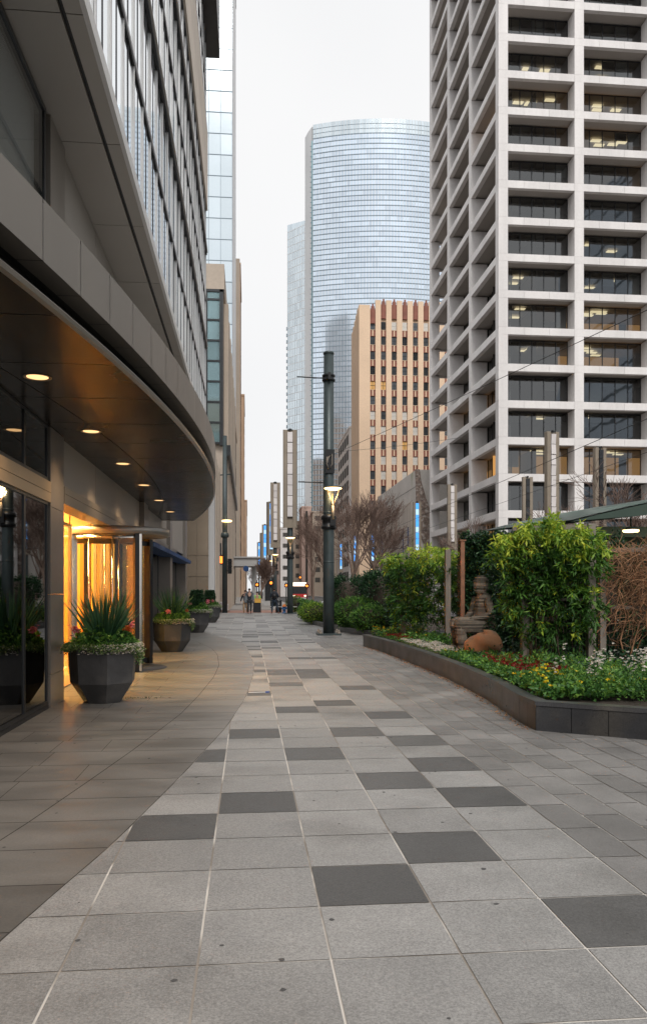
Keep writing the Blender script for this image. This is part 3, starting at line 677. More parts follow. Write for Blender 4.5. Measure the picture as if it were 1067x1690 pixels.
# ================================================================ pots along the building
def pot_shape(mb, c, rb, rm, rt, hm, h, n=6, a0=0.0):
    c = Vector(c); base = len(mb.v); rings = ((rb, 0), (rm, hm), (rt, h), (rt - .045, h), (rt - .07, h - .1))
    for r_, z in rings:
        for j in range(n):
            t = a0 + 2 * math.pi * j / n; mb.v.append((c.x + r_ * math.cos(t), c.y + r_ * math.sin(t), c.z + z))
    for k in range(len(rings) - 1):
        for j in range(n):
            j2 = (j + 1) % n; mb.face((base + k * n + j, base + k * n + j2, base + (k + 1) * n + j2, base + (k + 1) * n + j))
    mb.face([base + j for j in range(n)][::-1]); mb.face([base + (len(rings) - 1) * n + j for j in range(n)])
def disc(n, r0, r1):
    t = rng.uniform(0, 2 * math.pi, n); r_ = np.sqrt(rng.uniform(r0 * r0, r1 * r1, n)); return t, r_
def make_pot(name, loc, label, tall, seed, s=1.0, square=False):
    c = Vector(loc); T = thing(name, loc, label, 'planter pot', 'charcoal plant pots along the building front')
    mb = MB(); n = 4 if square else 7; h = .80 * s
    if square: pot_shape(mb, c, .36 * s, .50 * s, .56 * s, .30 * s, h, 4, R(45 + seed))
    else: pot_shape(mb, c, .27 * s, .465 * s, .50 * s, .29 * s, h, 7, R(12 + seed * 17))
    part('pot', mb, 'pot', T)
    mb = MB(); mb.lathe([(0, h - .02), (.40 * s, h - .05)], c, 18); part('soil', mb, 'soil', T)
    rr = .47 * s
    # low leafy mound
    N = 3200; t, r_ = disc(N, 0, rr * .95); z = h + rng.uniform(0, .42, N) * (1 - (r_ / rr) ** 2) * (.7 + .3 * np.sin(t * 3 + seed)) * s
    p = np.stack([c.x + r_ * np.cos(t), c.y + r_ * np.sin(t), z], 1); d = rand_dirs(N, .5) + np.stack([np.cos(t), np.sin(t), 0 * t], 1) * .5
    leaf_obj('leafy_mound', p, d, .075, .042, rng.random(N), 'leaf_mid', T)
    # trailing plants over the rim
    N = 2400; t = rng.uniform(0, 2 * math.pi, N); f = rng.random(N); hang = (.05 + .07 * np.sin(t * 2 + seed) ** 2 + .22 * np.maximum(0, np.cos(t + .35 - seed * .2)) ** 12)
    z = h + .05 - f * hang + rng.normal(size=N) * .015; r2 = rr * 1.02 + .05 * np.sin(f * 3) + rng.normal(size=N) * .025
    p = np.stack([c.x + r2 * np.cos(t), c.y + r2 * np.sin(t), z], 1); d = np.stack([np.cos(t) * .7, np.sin(t) * .7, -.2 + 0 * t], 1) + rng.normal(size=(N, 3)) * .5
    leaf_obj('trailing_plant', p, d, .032, .024, rng.random(N), 'leaf_trail', T)
    N = 700; t = rng.normal(5.9, .8, N); z = h + .05 - rng.random(N) * .13; r2 = rr * 1.08 + rng.normal(size=N) * .03
    p = np.stack([c.x + r2 * np.cos(t), c.y + r2 * np.sin(t), z], 1)
    flower_obj('small_white_flowers', p, .017, 'petal_white', T, 4)
    if tall == 'sword':
        mb = MB(); q = random.Random(seed)
        for k in range(120):
            a = q.uniform(0, 2 * math.pi); rr0 = q.uniform(0, .14) * s; lean = q.uniform(.02, .62); ln = q.uniform(.6, 1.0) * s * (1 - lean * .15)
            b0 = Vector((c.x + rr0 * math.cos(a), c.y + rr0 * math.sin(a), h - .03)); dd = Vector((math.cos(a) * lean, math.sin(a) * lean, 1)).normalized(); sd_ = dd.cross(Vector((math.sin(a * 3), math.cos(a * 5), .1))).normalized()
            droop = lean * .22; mb.cv = q.random(); prev = None
            for j in range(5):
                u = j / 4; pos = b0 + dd * ln * u + Vector((math.cos(a), math.sin(a), -.45)) * droop * u * u; wv = .02 * (1 - u ** 2) + .002
                cur = (pos - sd_ * wv, pos + sd_ * wv)
                if prev: mb.poly([prev[0], prev[1], cur[1], cur[0]])
                prev = cur
        mb.cv = None; part('sword_leaves', mb, 'leaf_sword', T)
    else:
        N = 5200; u = rng.random(N); t, r_ = disc(N, .0, .27); z = h + .02 + u * .72 * s; bul = .75 + .25 * np.sin(u * 3)
        p = np.stack([c.x + r_ * bul * np.cos(t), c.y + r_ * bul * np.sin(t), z], 1)
        leaf_obj('clipped_shrub', p, rand_dirs(N, .4) + np.stack([np.cos(t), np.sin(t), 0 * t], 1) * .8, .06, .035, rng.random(N), 'leaf_dark', T)
    for m_, cn, k0 in (('petal_pink', 'pink_flowers', 2.6), ('petal_pink', 'pink_flowers', .1), ('petal_orange', 'orange_flowers', 4.9), ('petal_pink', 'pink_flowers', 5.8)):
        N = 26; ctr = np.array([c.x + rr * .85 * math.cos(k0 + seed), c.y + rr * .85 * math.sin(k0 + seed), h + .20 + .1 * rnd.random()])
        flower_obj(cn, ctr + rng.normal(size=(N, 3)) * .03, .032, m_, T)
    N = 220; t = rng.uniform(0, 6.28, N); p = np.stack([c.x + rr * .8 * np.cos(t), c.y + rr * .8 * np.sin(t), h + .02 + rng.random(N) * .15], 1)
    leaf_obj('flower_leaves', p, rand_dirs(N, .6), .08, .06, rng.random(N), 'leaf_mid', T)
    return T
p = P(171, 11.35); make_pot('plant_pot', (p.x, p.y, .005), 'largest nearest charcoal pot of tall sword leaves and pink flowers before the revolving door', 'sword', 1)
p = P(284, 20.75); make_pot('plant_pot', (p.x, p.y, .005), 'second charcoal pot with red and pink flowers standing just beyond the revolving door', 'sword', 2, 1.02)
p = P(325, 30.2); make_pot('plant_pot', (p.x, p.y, .005), 'third charcoal pot with a clipped dark shrub, far end of the shop windows', 'shrub', 4, 1.05)
p = P(346.5, 39.5); make_pot('plant_pot', (p.x, p.y, .005), 'farthest smallest charcoal pot with a clipped shrub, nearest the white car', 'shrub', 5, 1.05)
# ================================================================ GRID TOWER ON THE RIGHT
GX, GY, GD, GZ, GF = 25.6, 79.0, 31.0, 9.9, 3.78
G = thing('grid_office_tower', (GX + 25, GY + 15, 0), 'white concrete grid office tower of deep balconies and dark windows, right edge', 'building')
NB, BW, SB = 6, 8.1, 3
GW = NB * BW + 1.0
KS = range(-2, 24)
ztop = GZ + GF * 23
for k in KS:
    z1 = GZ + GF * k; mb = MB()
    mb.cm = 0
    x = GX
    # edge beams in stone lengths, front and side
    while x < GX + GW - .1:
        x2 = min(x + BW / 3, GX + GW); mb.box(x + .01, x2 - .01, GY + .002, GY + .5, z1 - .76, z1); x = x2
    y = GY + .52
    while y < GY + GD - .1:
        y2 = min(y + 3.4, GY + GD); mb.box(GX + .002, GX + .5, y + .01, y2 - .01, z1 - .76, z1); y = y2
    mb.box(GX + .51, GX + GW, GY + GD - .5, GY + GD, z1 - .76, z1)
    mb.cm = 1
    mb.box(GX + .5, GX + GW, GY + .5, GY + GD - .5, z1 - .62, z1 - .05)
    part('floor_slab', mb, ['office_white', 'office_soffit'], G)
for i in range(NB + 1):
    x = GX + i * BW + (0 if i else 0); mb = MB()
    for k in range(-3, 23): mb.box(x, x + 1.0, GY, GY + (1.75 if i else 1.0), (GZ + GF * k if k > -3 else 0) + .012, GZ + GF * (k + 1) - .772)
    part('column', mb, 'office_white', G)
for i in range(1, SB + 1):
    y = GY + i * (GD - 1.0) / SB; mb = MB()
    for k in range(-3, 23): mb.box(GX, GX + (1.9 if i < SB else 1.2), y, y + 1.0, (GZ + GF * k if k > -3 else 0) + .012, GZ + GF * (k + 1) - .772)
    part('column', mb, 'office_white', G)
LIT = {(0, 12): 2, (0, 11): 1, (0, 5): 2, (0, 4): 2, (0, 1): 1, (0, 2): 2, (1, 12): 2, (1, 11): 1, (1, 10): 1, (1, 6): 2, (1, 5): 1, (1, 4): 1, (1, 2): 2, (1, 1): 1, (0, 6): 2, (1, 7): 2, (2, 5): 1, (2, 9): 1, (2, 1): 1}
rest = MB()
for k in range(-2, 23):
    z0 = GZ + GF * k; z1 = z0 + GF - .76
    for i in range(NB):
        x0, x1 = GX + 1.0 + i * BW + (.6 if i == 0 else 0), GX + (i + 1) * BW; y = GY + 1.85
        if i >= 3 or k > 15 or k < -1: rest.box(x0, x1, y, y + .05, z0, z1); continue
        mb = MB(); 
        n = 5; wv = (x1 - x0) / n
        for q in range(n): mb.cv = rnd.random(); a = rnd.uniform(-.01, .01); mb.poly([(x0 + q * wv + .03, y + a, z0 + .05), (x0 + (q + 1) * wv - .03, y - a, z0 + .05), (x0 + (q + 1) * wv - .03, y - a, z1 - .05), (x0 + q * wv + .03, y + a, z1 - .05)])
        wn = part('window', mb, 'winglass', G)
        mb = MB()
        for q in range(n + 1): mb.box(x0 + q * wv - .04, x0 + q * wv + .04, y - .05, y + .05, z0, z1)
        mb.box(x0, x1, y - .03, y + .03, z0, z0 + .18); mb.box(x0, x1, y - .03, y + .03, z1 - .1, z1); part('frame', mb, 'frame_dark', wn)
        lt = LIT.get((i, k), 0)
        if i < 3:
            mb = MB(); mb.box(x0, x1, y + (5 if lt else 3.2), y + (5.1 if lt else 3.3), z0, z1); part('room_back', mb, 'glow_room_back' if lt == 1 else 'room_mid', wn)
            for q in range(n):
                if rnd.random() < (.10 if lt == 1 else .34): mb = MB(); mb.box(x0 + q * wv + .06, x0 + (q + 1) * wv - .06, y + .15, y + .18, z0 + rnd.choice((0.1, .5, 1.0, 1.6, 2.1)), z1 - .1); part('blind_backing', mb, rnd.choice(('grey_bldg', 'tan_stone', 'room_mid')), wn)
            if lt:
                mb = MB()
                for q in range(2 if lt == 2 else 5):
                    xx = x0 + rnd.uniform(.8, x1 - x0 - 1.5); yy = y + rnd.uniform(.8, 4); mb.box(xx, xx + 1.1, yy, yy + .5, z1 - .10, z1 - .04)
                part('ceiling_lamp', mb, 'lamp_off', wn)
    for i in range(SB):
        bl = (GD - 1.0) / SB; y0, y1 = GY + 1.0 + i * bl + (.9 if i == 0 else 0), GY + (i + 1) * bl; x = GX + 2.0
        if i == 2: y1 -= 4.2
        if k < -1 or (k > 19 and i < 2): rest.box(x, x + .05, y0, y1, z0, z1); continue
        mb = MB(); n = 5 if i < 2 else 3; wv = (y1 - y0) / n
        for q in range(n): mb.cv = rnd.random(); mb.poly([(x, y0 + (q + 1) * wv - .03, z0 + .05), (x, y0 + q * wv + .03, z0 + .05), (x, y0 + q * wv + .03, z1 - .05), (x, y0 + (q + 1) * wv - .03, z1 - .05)])
        wn = part('window', mb, 'winglass', G)
        mb = MB()
        for q in range(n + 1): mb.box(x - .05, x + .05, y0 + q * wv - .04, y0 + q * wv + .04, z0, z1)
        part('frame', mb, 'frame_dark', wn)
        lt = (k <= 4 and (i * 3 + k * 2) % 4 == 1)
        mb = MB(); mb.box(x + 2.6, x + 2.7, y0, y1, z0, z1); part('room_back', mb, 'glow_room_back' if lt else 'room_mid', wn)
part('far_windows', rest, 'room_dark', G, kind='stuff')
mb = MB(); mb.box(GX + 8.2, GX + GW - 1, GY + 7.2, GY + GD - 9, 0, ztop); part('core_wall', mb, 'room_dark', G)
mb = MB(); mb.box(GX - .05, GX + GW, GY - .05, GY + GD, ztop + .01, ztop + 2.2); part('parapet', mb, 'office_white', G)

# ================================================================ TAN ART DECO BUILDING
DX, DY, DZ = 25.4, 180.0, 67.6
D = thing('art_deco_building', (DX + 20, DY + 8, 0), 'tan stepped art deco tower with red terracotta bands, before the curved glass tower', 'building')
mb = MB(); mb.box(DX + .6, DX + 44, DY + .6, DY + 14, 0, DZ - 1.5); mb.box(DX + 4.3, DX + 38, DY + .55, DY + 12, DZ - 1.5, DZ + .4); part('wall', mb, 'deco', D)
cols = [DX + 3.2 + 2.5 * i for i in range(11)]
mb = MB(); prev = DX
for i, x in enumerate(cols + [DX + 44]):
    tz = DZ if x < DX + 5.5 else DZ + 1.2
    mb.box(prev, x - .62 if i < len(cols) else DX + 44, DY, DY + .62, 0, tz - (.8 if i % 1 else 0)); prev = x + .62
part('pier', mb, 'deco', D)
mb = MB(); yy = DY + .62; 
mb.box(DX - .0, DX + .62, DY + .63, DY + 1.6, 0, DZ)
for j in range(5): mb.box(DX + .02, DX + .62, DY + 2.3 + 2.45 * j, DY + 3.9 + 2.45 * j, 0, DZ - .6 * j)
part('side_pier', mb, 'deco', D)
mb = MB(); mb.box(DX + .3, DX + .62, DY + 1.6, DY + 14, 0, DZ - 4); part('side_windows', mb, 'deco_red', D, kind='stuff')
FH = 3.46; nwin = 0; rest = MB(); restw = MB()
for i, x in enumerate(cols):
    tz = DZ if x < DX + 5.5 else DZ + 1.2
    mb = MB(); top0 = tz - .5
    mb.box(x - .62, x + .62, DY + .22, DY + .6, tz - 4.2, tz - .9 + .0); mb.box(x - .4, x + .4, DY + .10, DY + .22, tz - 4.2, tz - .2); mb.box(x - .2, x + .2, DY + .02, DY + .1, tz - 4.2, tz + .3)
    part('terracotta_crest', mb, 'deco_red', D)
    sp = MB(); st = MB()
    for k in range(19):
        zt = DZ - 3.7 - FH * k
        if zt - FH < 0: break
        sp.box(x - .6, x + .6, DY + .25, DY + .6, zt - FH + .03, zt - 1.95 - .02); st.box(x - .13, x + .13, DY + .17, DY + .25, zt - FH + .1, zt - 2.02)
        st.box(x - .62, x + .62, DY + .15, DY + .25, zt - 2.0, zt - 1.93)
        z0, z1 = zt - 1.92, zt
        if i < 8 and nwin < 100 and k < 14:
            nwin += 1; q = rnd.random(); w_ = MB(); w_.cv = rnd.random()
            m = 'deco_white' if (k in (0, 6, 7, 9, 10) and q < .55) else ('deco_glow_paint' if q > .95 or (k == 4 and i < 2) else 'deco_win')
            w_.box(x - .55, x + .55, DY + .42, DY + .5, z0, z1); wn = part('window', w_, m, D)
            w_ = MB(); w_.box(x - .03, x + .03, DY + .36, DY + .42, z0, z1); w_.box(x - .55, x + .55, DY + .38, DY + .42, z0 + .93, z0 + 1.0); part('frame', w_, 'frame_dark' if m != 'deco_white' else 'deco_white', wn)
        else: rest.box(x - .55, x + .55, DY + .42, DY + .5, z0, z1)
    part('spandrel', sp, 'deco_red', D); part('spandrel_stripe', st, 'deco', D)
part('far_windows', rest, 'deco_win', D, kind='stuff')

# ================================================================ CURVED GLASS TOWER AND ITS PALER TWIN
TZ = 300.0
T = thing('curved_glass_tower', (30, TZ + 20, 0), 'tall pale blue glass tower with a bowed front, rising behind the tan building', 'building')
def camline(px, z): v = P(px, z); return (v.x, v.y)
A0, A1 = Vector(P(516, TZ)), Vector(P(748, TZ + 1)); nrm = Vector((A1.y - A0.y, A0.x - A1.x, 0)).normalized()
arc = []; NA = 46
for k in range(NA + 1):
    u = k / NA; arc.append(A0.lerp(A1, u) + nrm * 4.5 * (1 - (2 * u - 1) ** 2))
HTOP = HT(206, TZ)
mb = MB(); FLO = 1.94
nf = int((HTOP - 6) / FLO)
for f in range(0, nf):
    z0 = HTOP - 5.4 - FLO * (f + 1); z1 = z0 + FLO; mb.cv = rnd.random()
    for k in range(NA):
        if f % 1 == 0 and rnd.random() < .35: mb.cv = rnd.random()
        a, b = arc[k], arc[k + 1]; mb.poly([(a.x, a.y, z0), (b.x, b.y, z0), (b.x, b.y, z1), (a.x, a.y, z1)])
mb.cv = None
pA = [(p.x, p.y) for p in arc]; back = [(A1.x + 4, A1.y + 30), (A0.x + 4, A0.y + 30)]
part('glass_front', mb, 'tower_blue', T)
mb = MB(); mb.prism(pA + back, HTOP - 5.4, HTOP); part('crown', mb, 'tower_pale', T)
mb = MB(); mb.prism([(x, y + .5) for x, y in pA] + back, 0, HTOP - 5.5); part('body', mb, 'tower_blue', T)
mb = MB()
for f in range(nf + 1):
    z = HTOP - 5.4 - FLO * f
    for k in range(NA):
        a, b = arc[k] + nrm * .12, arc[k + 1] + nrm * .12; mb.poly([(a.x, a.y, z - .16), (b.x, b.y, z - .16), (b.x, b.y, z + .16), (a.x, a.y, z + .16)])
        a2, b2 = arc[k], arc[k + 1]; mb.poly([(a.x, a.y, z - .16), (a2.x, a2.y, z - .16), (b2.x, b2.y, z - .16), (b.x, b.y, z - .16)])
for z in (HTOP - 1.8, HTOP - 3.6):
    for k in range(NA): a, b = arc[k] + nrm * .08, arc[k + 1] + nrm * .08; mb.poly([(a.x, a.y, z - .08), (b.x, b.y, z - .08), (b.x, b.y, z + .08), (a.x, a.y, z + .08)])
part('floor_lines', mb, 'tower_line', T)
mb = MB()
for k in range(0, NA + 1):
    a = arc[k]; mb.box(a.x - .035, a.x + .035, a.y - .12, a.y, 4, HTOP)
part('mullion_lines', mb, 'tower_grey', T)
mb = MB(); a = Vector(P(515.5, TZ + .2)); mb.box(a.x - .35, a.x + .35, a.y, a.y + 1, 0, HT(232, TZ)); part('corner_strip', mb, 'tower_edge', T)
mb = MB()
for z in np.arange(6, HTOP - 8, FLO * 1.0): mb.box(a.x - .9, a.x - .3, a.y + .1, a.y + .4, z, z + .25)
part('corner_fins', mb, 'tower_line', T)
# side wing of the tower, its corner cut back
b0, b1, b2 = P(503, TZ + 9), P(508, TZ + 5), P(515, TZ + 1.2)
mb = MB(); mb.prism([(b2.x, b2.y), (b2.x + 3, b2.y + 8), (b0.x + 6, b0.y + 16), (b0.x, b0.y), (b1.x, b1.y)][::-1], 0, HT(218, TZ + 5)); part('side_wing', mb, 'tower_grey', T)
# paler twin
TB = thing('slender_glass_tower', (0, 420, 0), 'slimmer pale glass tower just left of the curved tower, lower roof', 'building')
c0, c1 = P(474, 410), P(506, 400)
mb = MB(); z_ = 0
H2 = HT(372, 410)
nfl = int(H2 / 3.9)
for f in range(nfl + 1):
    z0, z1 = f * H2 / (nfl + 1), (f + 1) * H2 / (nfl + 1)
    for k in range(8):
        a, b = c0.lerp(c1, k / 8), c0.lerp(c1, (k + 1) / 8); mb.cv = rnd.random(); mb.poly([(a.x, a.y, z0), (b.x, b.y, z0), (b.x, b.y, z1 - (0 if f < nfl else k * .25)), (a.x, a.y, z1 - (0 if f < nfl else k * .25))])
mb.cv = None
part('glass_front', mb, 'tower_pale', TB)
mb = MB(); mb.prism([(c0.x, c0.y + .3), (c1.x, c1.y + .3), (c1.x + 4, c1.y + 30), (c0.x + 5, c0.y + 30)], 0, H2 - 4); part('body', mb, 'tower_pale', TB)
mb = MB()
for f in range(1, nfl + 1):
    z = f * H2 / (nfl + 1); mb.poly([(c0.x, c0.y - .1, z - .12), (c1.x, c1.y - .1, z - .12), (c1.x, c1.y - .1, z + .12), (c0.x, c0.y - .1, z + .12)])
for k in range(9): a = c0.lerp(c1, k / 8); mb.box(a.x - .07, a.x + .07, a.y - .16, a.y - .05, 0, H2 - 3)
part('mullion_lines', mb, 'tower_grey', TB)
mb = MB()
for z in np.arange(HT(540, 410), 8, -3.4): mb.box(c0.x - .55, c0.x - .05, c0.y - .2, c0.y + .6, z - 1.6, z)
part('corner_fins', mb, 'tower_line', TB)

# ================================================================ LOWER CONCRETE HALL
HX, HY0, HY1, HH = 25.6, 119.0, 155.0, 20.2
HL = thing('concrete_hall', (HX + 10, 136, 0), 'low grey concrete hall with a ribbed side wall between the tan and grid towers', 'building')
mb = MB(); y = HY1
mb.box(HX, HX + 24, HY0, HY1, 0, HH); part('wall', mb, 'theatre', HL)
mb = MB(); y = HY0 + 3.5
while y < HY1 - 3.2: mb.box(HX - .16, HX - .01, y, y + .62, 0, 15.6); y += .75
part('ribbed_wall', mb, 'theatre_rib', HL)
mb = MB(); mb.box(HX - .19, HX - .165, HY0 + 3.4, HY1 - 3.2, 11.0, 11.06); mb.box(HX - .03, HX - .005, HY0, HY1, 17.6, 17.66); part('joint_line', mb, 'frame_dark', HL)
# curved seam of rough stone on the front wall
seam = [(HX + .15, 20.2, .35), (HX + .35, 18.2, .45), (HX + .7, 16, .75), (HX + 1.1, 13.5, 1.2), (HX + 1.8, 10.8, 1.45), (HX + 2.7, 8.6, 1.5), (HX + 2.6, 6.5, 1.3), (HX + 2.0, 5.0, 1.0), (HX + 1.9, 0, .9)]
mb = MB()
for (xa, za, wa), (xb, zb, wb) in zip(seam, seam[1:]):
    mb.poly([(xb - wb, HY0 - .25, zb), (xb + wb, HY0 - .25, zb), (xa + wa, HY0 - .25, za), (xa - wa, HY0 - .25, za)])
    mb.poly([(xa - wa, HY0 - .25, za), (xa - wa, HY0, za), (xb - wb, HY0, zb), (xb - wb, HY0 - .25, zb)]); mb.poly([(xb + wb, HY0 - .25, zb), (xb + wb, HY0, zb), (xa + wa, HY0, za), (xa + wa, HY0 - .25, za)])
part('stone_seam', mb, 'rubble', HL)
for i, (px, z, y0, y1, wd) in enumerate(((634.5, 150, 886, 932, 1.25), (667, 130, 874, 915, .62), (675, 126, 871, 903, .62))):
    a = P(px, z); mb = MB(); mb.box(a.x - wd / 2, a.x + wd / 2, a.y - .05, a.y + .05, HT(y1, z), HT(y0, z)); q = ('wider navy banner hung on the far end of the concrete hall', 'navy banner on the ribbed wall of the hall, left of its close pair', 'navy banner on the ribbed wall of the hall, right of its close pair')[i]
    bn = thing('wall_banner', (a.x, a.y, HT(y1, z)), q, 'banner', 'navy banners on the concrete hall'); part('banner_cloth', mb, 'banner_blue', bn)
    mb = MB(); mb.box(a.x - wd / 2, HX - .1 if a.x < HX else a.x + wd / 2, a.y - .04, a.y + .04, HT(y0, z), HT(y0, z) + .1); part('bracket', mb, 'frame_dark', bn)
    if i != 1:
        for j in range(6 if i == 0 else 4):
            mb = MB(); zz = HT(y1, z) + (HT(y0, z) - HT(y1, z)) * (.12 + .1 * j); mb.box(a.x - wd * .3, a.x + wd * .02, a.y - .065, a.y - .055, zz, zz + .12); mb.box(a.x - wd * .3, a.x - wd * .2, a.y - .065, a.y - .055, zz + .12, zz + .28)
            part('lettering', mb, 'grey_bldg', bn)

# ================================================================ OTHER BUILDINGS DOWN THE STREET
def plain_building(name, label, x0, x1, y0, y1, h, m, wm='room_mid', pitch=(3, 3.6), win=(1.4, 1.9), faces='sw', z0=4, roof=True, group=None, band=False):
    t = thing(name, ((x0 + x1) / 2, (y0 + y1) / 2, 0), label, 'building', group)
    mb = MB(); mb.box(x0, x1, y0, y1, 0, h); part('wall', mb, m, t)
    mb = MB(); mb.box(x0 - .15, x1 + .15, y0 - .15, y1 + .15, h, h + .5); part('roof', mb, m, t)
    wl = []
    z = h - 1.0 - win[1]
    while z > z0:
        if 's' in faces:
            n = max(1, int((x1 - x0 - .6) / pitch[0])); off = (x1 - x0 - n * pitch[0]) / 2
            for i in range(n): xx = x0 + off + (i + .5) * pitch[0]; wl.append((xx - win[0] / 2, xx + win[0] / 2, y0 - .03, y0 + .02, z, z + win[1]))
        for f, xf in (('w', x0), ('e', x1)):
            if f in faces:
                n = max(1, int((y1 - y0 - .6) / pitch[0])); off = (y1 - y0 - n * pitch[0]) / 2
                for i in range(n): yy = y0 + off + (i + .5) * pitch[0]; wl.append((xf - .03, xf + .03, yy - win[0] / 2, yy + win[0] / 2, z, z + win[1]))
        z -= pitch[1]
    for b in wl[:100]: mb = MB(); mb.box(*b); part('window', mb, wm, t)
    if len(wl) > 100:
        mb = MB(); [mb.box(*b) for b in wl[100:]]; part('far_windows', mb, wm, t, kind='stuff')
    return t
# left side, street wall at x about -1.9
LG = thing('glass_tower', (-20, 165, 0), 'tall pale glass tower at the top left, behind the nearest office building', 'building')
gx1 = -3.0; y0 = 150.0
mb = MB()
for f in range(36):
    for k in range(8):
        xa, xb = gx1 - 2.2 * (k + 1), gx1 - 2.2 * k; mb.cv = rnd.random(); mb.poly([(xa, y0, f * 4), (xb, y0, f * 4), (xb, y0, f * 4 + 4), (xa, y0, f * 4 + 4)])
mb.cv = None
part('glass_front', mb, 'tower_pale', LG)
mb = MB(); mb.box(-40, gx1, y0 + .1, y0 + 44, 0, 143.5); part('side_wall', mb, 'tower_grey', LG)
mb = MB()
for f in range(37): mb.box(gx1 - 17.6, gx1, y0 - .08, y0, f * 4 - .06, f * 4 + .05)
for k in range(9): mb.box(gx1 - 2.2 * k - .035, gx1 - 2.2 * k + .035, y0 - .1, y0 - .002, 0, 144)
part('mullion_lines', mb, 'tower_line', LG)
mb = MB()
for f in (18, 19, 20, 21): mb.box(gx1 - 6.6, gx1 - 5.2, y0 + .05, y0 + .08, f * 4 + 2.2, f * 4 + 2.5)
part('roof', MB().box(-40, gx1 + .1, y0, y0 + 44, 144, 144.5), 'tower_grey', LG)

SA = thing('stone_and_glass_building', (-9, 80, 0), 'brown stone building with a tall greenish glass bay, beyond the left office block', 'building')
ax = -1.9
mb = MB(); mb.box(-14, ax - .02, 60.4, 102, 0, 24.4); mb.box(-14, ax + .1, 60.0, 102, 24.4, 26.3); part('wall', mb, 'tan_stone', SA)
mb = MB(); zz = 12.8
while zz < 24.2:
    for k in range(4): mb.cv = rnd.random(); mb.box(ax - .95 * (k + 1) - .2, ax - .95 * k - .25, 60.1, 60.3, zz + .04, min(zz + 1.5, 24.3) - .04)
    zz += 1.55
mb.cv = None
part('glass_bay', mb, 'greenglass', SA)
mb = MB(); zz = 12.8
while zz < 24.4: mb.box(ax - 4.2, ax - .1, 60.02, 60.12, zz - .09, zz + .05); zz += 1.55
mb.box(ax - .25, ax + .02, 60.0, 60.38, 12.6, 24.39); mb.box(ax - 4.2, ax + .05, 60.0, 60.38, 24.2, 24.39); mb.box(ax - 1.25, ax - 1.15, 60.03, 60.1, 12.7, 24.2)
part('frame', mb, 'frame_dark', SA)
for k in range(9):
    y = 62.5 + k * 4.3; mb = MB(); mb.box(ax, ax + .35, y, y + 1.5, 0, 24.2); part('pier', mb, 'tan_stone', SA)
    mb = MB(); mb.box(ax - .01, ax + .03, y + 1.7, y + 4.0, 13.0, 22.6); part('window', mb, 'room_mid', SA)
mb = MB(); mb.box(ax, ax + .55, 60.4, 102, 11.9, 12.7); part('cornice', mb, 'frame_dark', SA)
mb = MB(); mb.box(ax, ax + .3, 68, 69.5, 0, 12.5); mb.box(ax - .02, ax + .28, 60.5, 61.9, 0, 12.5); part('lower_pier', mb, 'tan_stone', SA)
PW = thing('polished_stone_wing', (-6, 50, 0), 'low wing clad in polished bronze stone just past the potted shrubs', 'building')
mb = MB()
for z0, z1 in ((0, 2.4), (2.42, 3.62), (3.64, 6.3), (6.32, 10.0)):
    for x0, x1 in ((-9, -5.2), (-5.19, -2.95), (-2.94, -2.3)): mb.box(x0, x1, 46, 46.5, z0, z1)
part('polished_cladding', mb, 'polished', PW)
mb = MB(); mb.box(-9, -2.22, 46.3, 56, 0, 9.9); mb.box(-2.29, -1.95, 46.05, 47.2, 0, 9.6); part('wall', mb, 'grey_bldg', PW)
for k in range(3): mb = MB(); mb.box(-2.22, -1.95, 49 + 2.6 * k, 50 + 2.6 * k, 0, 9.8); part('pier', mb, 'tan_stone', PW)

plain_building('tan_tower', 'very slender tan stone tower edge on the left, taller than its neighbours', -16, -2.0, 200, 226, HT(440, 200), 'tan_warm', faces='e', pitch=(3.2, 3.8), win=(1.0, 2.4))
t = [o for o in C.objects if o.get('category') == 'building'][-1]
mb = MB(); mb.box(-3.3, -2.1, 199.2, 200, 0, HT(432, 200)); part('corner_pier', mb, 'tan_stone', t)
plain_building('tan_tower', 'shorter warm tan tower stepping out beyond the slender one on the left', -14, -1.2, 234, 262, HT(655, 234), 'tan_warm', faces='e', pitch=(3, 3.6), win=(1.3, 1.8))
plain_building('tan_tower', 'lowest warm tan block at the far end of the left row', -12, -.5, 275, 330, HT(828, 275), 'tan_warm', faces='e', pitch=(3, 3.6), win=(1.3, 1.8))
plain_building('grey_building', 'pale grey pillared building between the brown stone block and the tan towers', -12, -2.2, 112, 146, HT(660, 112), 'tan_stone', faces='e', pitch=(3.4, 4.2), win=(1.1, 3.2))
# right side and far end
plain_building('white_building', 'white office building with dark windows wedged left of the tan art deco tower', 25.4, 45, 197, 224, 42.6, 'office_white', wm='room_dark', pitch=(4.6, 3.9), win=(3.5, 2.5), faces='sw')
plain_building('tan_building', 'low tan block left of the white office building, behind bare branches', 24.5, 50, 228, 262, 26, 'tan_stone', wm='room_mid', pitch=(3.4, 3.6), win=(2.0, 1.9), faces='sw')
p = P(468, 215); plain_building('white_building', 'small white building with square windows seen behind the lamp panels', p.x - .9, p.x + 1.6, p.y, p.y + 12, HT(873, 215), 'office_white', wm='room_mid', pitch=(2.2, 3.0), win=(1.2, 1.1), faces='s')
p = P(458, 240); plain_building('pink_building', 'small pinkish building left of the small white building', p.x - 1.3, p.x + 1.3, p.y, p.y + 12, HT(893, 240), 'pink_bldg', pitch=(2.6, 4), win=(.8, 1.2), faces='s')
p = P(490, 262); plain_building('tan_building', 'tan block with dark stripes at the foot of the curved glass tower', p.x - 1.5, p.x + 2.6, p.y, p.y + 12, HT(862, 262), 'tan_stone', pitch=(2.6, 3.2), win=(2.0, 1.4), faces='s')
